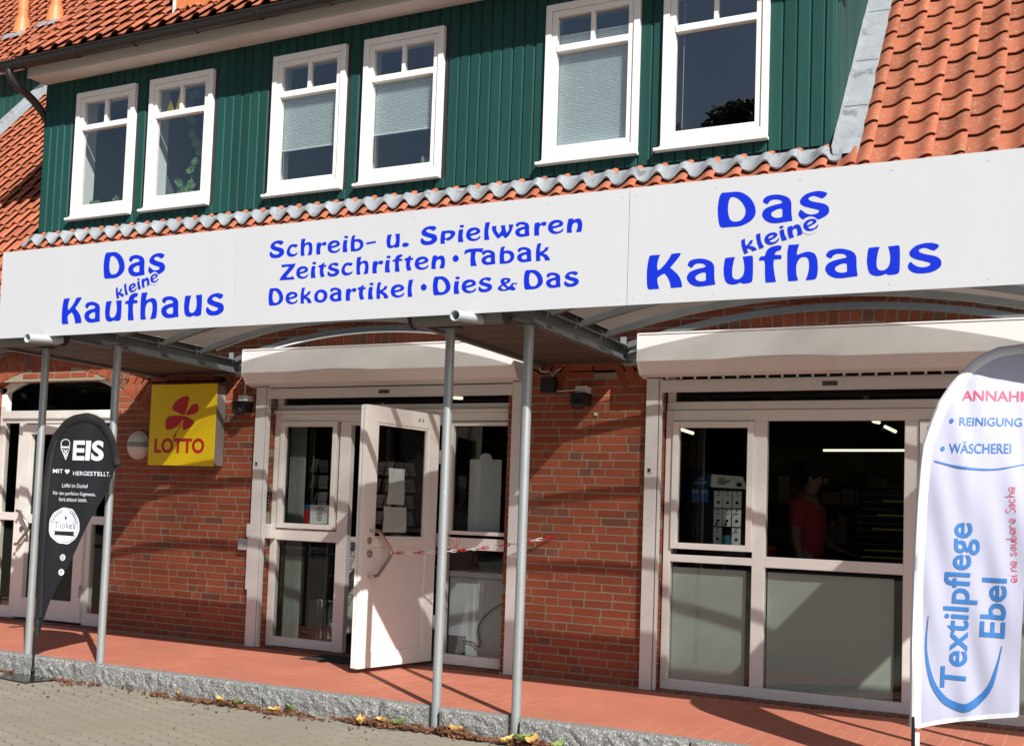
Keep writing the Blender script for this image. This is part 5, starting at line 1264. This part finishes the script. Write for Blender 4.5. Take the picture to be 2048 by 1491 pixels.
dbx = thing('display_box', 'white display counter with black arrow drawings just inside the open door', 'display', (-5.80, .95, 0))
b = MB(); b.box(-6.10, -5.62, .90, 1.25, .09, .99); obj('counter', b, 'paper', dbx, bevel=.004)
b = MB()
for z in (.92, .80, .68, .56, .44):
    for a, c_ in (((-6.03, z), (-5.98, z+.015)), ((-5.98, z+.015), (-5.94, z-.01)), ((-5.985, z-.005), (-6.02, z-.085)), ((-5.965, z-.005), (-6.0, z-.09)), ((-6.02, z-.085), (-6.0, z-.09))): b.prism(ribbon([a, c_], .006), .8965, .8985)
obj('arrow_drawing', b, 'ink', dbx)
b = MB(); b.tube([(-6.0, .93, .045), (-6.0, .97, .045)], .04, 14); b.tube([(-5.7, .93, .045), (-5.7, .97, .045)], .04, 14); obj('castor', b, 'black', dbx)
fz = thing('chest_freezer', 'white chest freezer with vent grille and black cord behind the right sidelight', 'freezer', (-4.37, .5, 0))
b = MB(); b.box(-4.665, -3.92, .34, .95, .05, .71); obj('freezer_body', b, 'fridge', fz, bevel=.015)
b = MB(); b.box(-4.672, -3.91, .332, .96, .712, .765); obj('lid', b, 'fridge', fz, bevel=.015)
b = MB(); b.box(-4.40, -4.33, .335, .3395, .40, .70); obj('cord_channel', b, 'alu', fz)
b = MB()
for i in range(11): b.box(-4.655, -4.49, .333, .339, .075+i*.0145, .081+i*.0145)
b.box(-4.657, -4.651, .332, .3385, .07, .23); b.box(-4.51, -4.504, .332, .3385, .07, .23)
obj('vent_grille', b, 'ink', fz)
b = MB(); b.tube(smooth_line([(-4.49, .325, .19), (-4.42, .32, .185), (-4.37, .32, .15), (-4.35, .32, .19), (-4.37, .32, .30), (-4.33, .32, .39), (-4.24, .31, .47), (-4.12, .31, .54), (-3.95, .31, .60)], 8), .0055, 8); obj('power_cord', b, 'black', fz, smooth=True)
b = MB(); b.box(-4.395, -4.335, .3335, .3345, .60, .695)
obj('rating_label', b, 'paper', fz)
b = MB(); pl = [(-4.445, 1.095), (-4.155, 1.095), (-4.155, 1.685), (-4.16, 1.692)]
pl += [(-4.245+0*k, 1.692) for k in range(1)]+[(-4.302+.057*math.cos(t), 1.692+.052*math.sin(t)) for t in [math.pi*k/12 for k in range(1, 12)]]+[(-4.36, 1.692), (-4.44, 1.692), (-4.445, 1.685)]
b.prism(pl, .200, .206); tag(obj('blank_board', b, 'fridge'), 'pale blank board with a round top standing in the right sidelight', 'board')
# gift card stand
gs = thing('gift_card_stand', 'revolving stand of small cards with a blue and white header in the window', 'card stand', (-2.48, .72, 0))
b = MB(); b.tube([(-2.47, .74, 0), (-2.47, .74, 1.62)], .03, 10); b.box(-2.67, -2.28, .66, .68, 1.0, 1.54); b.box(-2.67, -2.655, .56, .66, 1.0, 1.5); obj('stand_frame', b, 'black', gs)
def quad_prism(P, th=.004):
    b = MB(); v = [Vector(p) for p in P]; nrm = (v[1]-v[0]).cross(v[2]-v[0]).normalized()*th; b.add(v+[q+nrm for q in v], [(0, 1, 2, 3), (7, 6, 5, 4), (0, 4, 5, 1), (1, 5, 6, 2), (2, 6, 7, 3), (3, 7, 4, 0)]); return b
obj('header_left', quad_prism([(-2.705, .62, 1.520), (-2.52, .50, 1.520), (-2.52, .52, 1.618), (-2.67, .62, 1.612)]), 'cardblue', gs)
hr = obj('header_right', quad_prism([(-2.519, .50, 1.520), (-2.265, .60, 1.512), (-2.305, .62, 1.608), (-2.519, .52, 1.618)]), 'paper', gs)
b = MB()
for k, (z, w) in enumerate(((1.585, .05), (1.568, .09), (1.556, .08), (1.544, .06))): b.add([(-2.47+.0, .514-.006+.02*(z-1.52)/.1, z), (-2.47+w, .514-.006+.4*w+.02*(z-1.52)/.1, z), (-2.47+w, .514-.006+.4*w+.02*(z-1.52)/.1, z+.006), (-2.47, .514-.006+.02*(z-1.52)/.1, z+.006)], [(0, 1, 2, 3)])
b.add([(-2.335, .562, 1.53), (-2.30, .576, 1.53), (-2.305, .582, 1.56), (-2.338, .568, 1.56)], [(0, 1, 2, 3)])
obj('print_lines', b, 'ink', hr)
def slant(x, y, d): return (-2.675+x*.80, .600-x*.56+y*.2-.008, 1.535+y)
obj('lettering', merge(text_mb('einfach', lambda x, y, d: slant(.035+x, .042+y, d), .08, .02), text_mb('flexibel mobil', lambda x, y, d: slant(.0+x, .010+y, d), .15, .022, bold=.02)), 'paper', gs, recalc=False)
for (x, s_) in ((-2.645, '3,5'), (-2.575, '6,5')):
    b = MB(); b.box(x-.03, x+.032, .535, .54, 1.40, 1.505); c1 = obj('blue_card', b, 'cardblue', gs)
    obj('lettering', text_mb(s_, lambda x_, y_, d: (x-.024+x_, .533, 1.468+y_), .04, .03), 'paper', c1, recalc=False)
gx = [-2.47, -2.397, -2.322]; gz = [1.375, 1.235, 1.095]
for i, z in enumerate(gz):
    for j, x in enumerate(gx):
        mm_ = 'teal' if (i, j) == (2, 1) else 'paper'; b = MB(); b.box(x-.033, x+.033, .545-.01*j, .551-.01*j, z-.012, z+.118 if mm_ == 'paper' else z+.06); c1 = obj('hanging_card', b, mm_, gs)
        if mm_ == 'paper':
            b = MB(); b.tube([(x+.005, .50-.01*j, z+.108), (x+.005, .56, z+.112)], .004, 5); b.box(x-.012, x+.014, .5425-.01*j, .544-.01*j, z+.082, z+.088); b.disc((x+.002, z+.03), .012, .542-.01*j, .544-.01*j, 10); obj('peg', b, 'ink', c1)
            if i == 1 and j < 2: b = MB(); b.disc((x-.008, z+.004), .013, .541-.01*j, .5418-.01*j, 10); obj('printed_cup', b, 'red', c1)
tr = thing('drawer_tower', 'dark stacked letter trays with thin yellow folders at the right of the large window', 'trays', (-1.45, 1.85, 0))
b = MB(); b.box(-1.65, -1.645, 1.8, 2.2, .4, 1.6); b.box(-1.20, -1.195, 1.8, 2.2, .4, 1.6); b.box(-1.65, -1.195, 2.2, 2.21, .4, 1.6); b.box(-1.65, -1.195, 1.8, 2.2, 1.595, 1.605); obj('tray_case', b, mat('smoked_plastic', (.035, .035, .04), .3), tr)
b = MB()
for i in range(11): b.box(-1.64, -1.205, 1.8, 2.19, .95+i*.058, .956+i*.058)
obj('tray', b, 'galvd', tr)
b = MB()
for i in (1, 5, 7, 9, 2): b.box(-1.63+.02*i, -1.215, 1.79, 2.1, .958+i*.058, .968+i*.058)
obj('yellow_folder', b, 'yellow', tr)
b = MB(); b.box(-2.29, -2.19, 1.15, 1.3, 1.0, 1.035); b.box(-2.29, -2.19, 1.15, 1.3, 1.045, 1.08); tag(obj('red_carton', b, 'red', None), 'pair of small red boxes on the counter behind the large window', 'boxes')
b = MB(); b.box(-2.75, -1.0, 1.12, 1.7, .0, .99); tag(obj('counter', b, 'interior', None), 'dark shop counter behind the lower panes of the large window', 'counter')

# ================================================================ PERSON
def skin(name, joints, edges, m, parent=None, sub=2, root=0):
    me = bpy.data.meshes.new(name); off = wloc(parent) if parent else Vector((0, 0, 0))
    me.from_pydata([Vector(j[:3])-off for j in joints], edges, []); o = bpy.data.objects.new(name, me); C.objects.link(o)
    if parent: o.parent = parent
    o.modifiers.new('skin', 'SKIN'); 
    if not me.skin_vertices:
        bm = bmesh.new(); bm.from_mesh(me); bm.verts.layers.skin.verify(); bm.to_mesh(me); bm.free()
    for i, j in enumerate(joints):
        r = j[3]; me.skin_vertices[0].data[i].radius = (r if not isinstance(r, tuple) else r[0], r if not isinstance(r, tuple) else r[1]); me.skin_vertices[0].data[i].use_root = (i == root)
    s = o.modifiers.new('sub', 'SUBSURF'); s.levels = sub; s.render_levels = sub
    dg = bpy.context.evaluated_depsgraph_get(); dg.update()
    m2 = bpy.data.meshes.new_from_object(o.evaluated_get(dg)); o.modifiers.clear(); o.data = m2; bpy.data.meshes.remove(me)
    m2.materials.clear(); m2.materials.append(M[m])
    for p in m2.polygons: p.use_smooth = True
    return o
PX, PY = -2.10, 1.95
def pj(x, y, z, r): return (PX+x, PY+y, z, r)
# facing right (+X): shoulders along Y; near arm hangs down in front
J = [pj(0, 0, .98, .155), pj(.01, 0, 1.12, .145), pj(.03, 0, 1.30, .155), pj(.01, 0, 1.46, .125), pj(.03, 0, 1.53, .062), pj(.055, 0, 1.585, .062), pj(.075, 0, 1.66, .090), pj(.07, 0, 1.74, .078),
     pj(.0, -.10, .88, .095), pj(.02, -.11, .50, .065), pj(-.01, -.11, .09, .042), pj(.10, -.12, .04, .035), pj(0, .10, .88, .095), pj(.02, .11, .50, .065), pj(-.01, .11, .09, .042), pj(.10, .12, .04, .035),
     pj(-.02, -.19, 1.43, .062), pj(-.03, -.235, 1.16, .046), pj(.03, -.25, .93, .030), pj(.045, -.25, .885, .032), pj(-.02, .19, 1.43, .062), pj(.06, .24, 1.18, .046), pj(.22, .22, 1.06, .030), pj(.27, .21, 1.05, .032)]
Ed = [(0, 1), (1, 2), (2, 3), (3, 4), (4, 5), (5, 6), (6, 7), (0, 8), (8, 9), (9, 10), (10, 11), (0, 12), (12, 13), (13, 14), (14, 15), (3, 16), (16, 17), (17, 18), (18, 19), (3, 20), (20, 21), (21, 22), (22, 23)]
for hi, d, s in ((19, Vector((.1, 0, -1)), -1), (23, Vector((1, 0, -.25)), 1)):
    base = Vector(J[hi][:3]); d = d.normalized(); sd = Vector((0, 1, 0)) if hi == 23 else Vector((1, 0, 0))
    for q, (o_, L) in enumerate(((-.027, .062), (-.009, .076), (.009, .080), (.026, .070))):
        k = len(J); p1 = base+d*.045+sd*o_; p2 = p1+d*L*.5; p3 = p2+(d*.8+Vector((.25, 0, -.1)))*L*.5
        J += [(*p1, .0105), (*p2, .0095), (*p3, .0075)]; Ed += [(hi, k), (k, k+1), (k+1, k+2)]
    k = len(J); p1 = base+d*.012-sd*.034; p2 = p1+d*.035-sd*.014; J += [(*p1, .012), (*p2, .0095)]; Ed += [(hi, k), (k, k+1)]
per = skin('person', J, Ed, 'skin'); tag(per, 'person in a red short sleeved shirt standing side on behind the large window', 'person')
skin('shirt', [pj(0, 0, .93, .172), pj(.01, 0, 1.12, .165), pj(.04, 0, 1.30, .178), pj(.01, 0, 1.45, .145), pj(.02, 0, 1.52, .07), pj(-.02, -.19, 1.43, .082), pj(-.03, -.225, 1.22, .070), pj(-.02, .19, 1.43, .082), pj(.045, .23, 1.24, .070)],
     [(0, 1), (1, 2), (2, 3), (3, 4), (3, 5), (5, 6), (3, 7), (7, 8)], 'shirt', per)
skin('trousers', [pj(0, 0, .95, .165), pj(0, -.10, .86, .108), pj(.02, -.11, .50, .080), pj(-.01, -.11, .08, .062), pj(0, .10, .86, .108), pj(.02, .11, .50, .080), pj(-.01, .11, .08, .062)], [(0, 1), (1, 2), (2, 3), (0, 4), (4, 5), (5, 6)], 'trousers', per)
b = MB(); b.ball((PX+.042, PY, 1.712), .110, 16, 1.0, .92, 1.05); obj('hair', b, 'hair', per, smooth=True)
b = MB()
for s in (-1, 1): b.ball((PX+.158, PY+s*.032, 1.675), .011, 8)
obj('eyes', b, 'ink', per)
b = MB(); b.ball((PX+.170, PY, 1.645), .02, 8, 1, .7, 1.3); b.ball((PX+.06, PY-.098, 1.65), .026, 8, .8, .4, 1.2); b.ball((PX+.06, PY+.098, 1.65), .026, 8, .8, .4, 1.2); b.ball((PX+.155, PY, 1.605), .018, 8, .5, 1.5, .4); obj('face_features', b, 'skin', per, smooth=True)

# ================================================================ UPSTAIRS PLANTS
def plant(x, y, z, label, kind):
    t = thing('potted_plant', label, 'plant', (x, y, z))
    b = MB()
    if kind == 'cactus':
        for (dx, dz, r, sz) in ((0, .07, .035, 2.2), (.055, .04, .032, 1.6), (-.02, .12, .028, 1.6), (.03, .075, .03, 1.8)): b.ball((x+dx, y, z+.06+dz), r, 10, 1, .8, sz)
        obj('stem', b, 'cactus', t, smooth=True)
    else:
        rnd = random.Random(hash(label) % 1000)
        st = MB(); paths = {'small': [[(0, 0, .05), (-.03, 0, .10), (-.10, 0, .15), (-.14, 0, .14)], [(.02, 0, .05), (.12, .01, .10), (.18, .02, .15), (.19, .02, .20)]],
                            'vine': [[(0, 0, .05), (-.02, .02, .35), (.05, .03, .62), (-.05, .03, .9), (-.12, .03, 1.15), (-.05, .02, 1.3)], [(0, 0, .05), (-.14, .02, .22), (-.22, .02, .30)], [(.04, .03, .62), (.13, .02, .75), (.2, .02, 1.0), (.17, .02, 1.25)]]}[kind]
        for p in paths:
            q = smooth_line([(x+a, y+c_, z+d) for a, c_, d in p], 5); st.tube(q, .004, 5)
            for pt in q[2::2 if kind == 'vine' else 1]:
                for k in range(2 if kind == 'vine' else 1):
                    a_ = rnd.uniform(0, 6.28); L = rnd.uniform(.035, .07) if kind == 'vine' else .035; c0 = Vector(pt)+Vector((math.cos(a_)*.03, rnd.uniform(-.02, .02), math.sin(a_)*.03))
                    b.add([c0+Vector((L*math.cos(a_+w), rnd.uniform(-.02, .02), L*.8*math.sin(a_+w))) for w in (0, 1.1, 2.2, 3.3, 4.3, 5.3)], [(0, 1, 2, 3, 4, 5)])
        obj('leaves', b, 'plant', t); obj('stem', st, 'plant', t)
    b = MB(); b.tube([(x, y, z), (x, y, z+.055)], [.035, .045], 14); obj('pot', b, 'pot', t, smooth=True)
plant(-5.50, 1.12, 4.41, 'small knobbly cactus on the sill under a half drawn blind', 'cactus')
plant(-9.62, 1.13, 4.41, 'small leafy houseplant low in the leftmost dormer window', 'small')
plant(-8.42, 1.20, 4.41, 'tall climbing vine behind the second dormer window from the left', 'vine')
b = MB()
for a, c_ in ((-8.72, .0), (-8.60, .06)): b.add([(a, 1.07, 5.45), (a+.13, 1.07, 5.44+c_), (a+.06, 1.07, 5.60+c_), (a+.02, 1.07, 5.50)], [(0, 1, 2, 3)])
tag(obj('paper_decoration', b, 'yellow'), 'yellow paper star points hanging in the second dormer window', 'decoration')

# ================================================================ TREES ACROSS THE STREET (one mirrored in the glass, the belt added to darken it)
def crown(mb, blobs, n, size, rnd):
    for i in range(n):
        cx, cy, cz, r = rnd.choice(blobs)
        v = Vector((rnd.gauss(0, 1), rnd.gauss(0, 1), rnd.gauss(0, 1))).normalized()*r*rnd.uniform(.55, 1.08)
        c0 = Vector((cx, cy, cz))+Vector((v.x, v.y, v.z*.8)); a = Vector((rnd.uniform(-1, 1), rnd.uniform(-1, 1), rnd.uniform(-1, .3))).normalized()*size*rnd.uniform(.6, 1.3); e = a.cross(Vector((rnd.uniform(-1, 1), rnd.uniform(-1, 1), rnd.uniform(-1, 1)))).normalized()*size*.4
        mb.add([c0-a, c0+e, c0+a, c0-e], [(0, 1, 2, 3)])
rnd = random.Random(5)
tt = thing('broadleaf_tree', 'dark leafy tree across the street, mirrored in the rightmost dormer window', 'tree', (-12.4, -34, ZP))
b = MB(); b.tube([(-12.4, -34, ZP), (-12.3, -34, 4), (-12.5, -34, 9), (-12.0, -34, 15)], [.35, .28, .2, .08], 10)
for k in range(8): a = k*.8; b.tube([(-12.4, -34, 5+k*.7), (-12.4+2*math.cos(a), -34+2*math.sin(a), 7+k*.8)], [.12, .04], 6)
obj('trunk', b, 'bark', tt)
blobs = [(-12.6+rnd.gauss(0, 1.9), -34+rnd.gauss(0, 1.5), rnd.uniform(8, 15.0), rnd.uniform(.8, 1.5)) for _ in range(24)]+[(-11.7, -34, 16.5, 1.05), (-10.6, -34, 15.9, .95), (-12.2, -34, 15.6, .9), (-14.2, -34, 15.9, .95), (-11.2, -34, 16.9, .6)]
b = MB(); crown(b, blobs, 12000, .24, rnd); obj('crown', b, 'foliage', tt, recalc=False)
b = MB(); blobs = [(x*.8, -40+rnd.uniform(-3, 3), rnd.uniform(.5, 8.0), rnd.uniform(1.6, 2.4)) for x in range(-80, 40, 1) for _ in range(3)]
crown(b, blobs, 26000, 1.0, rnd); o = obj('added_tree_belt', b, 'foliage', recalc=False); o['kind'] = 'stuff'; o['label'] = 'far belt of dark trees added to darken the shop glass reflections'  # unseen belt, added to keep pale sky out of the glass reflections
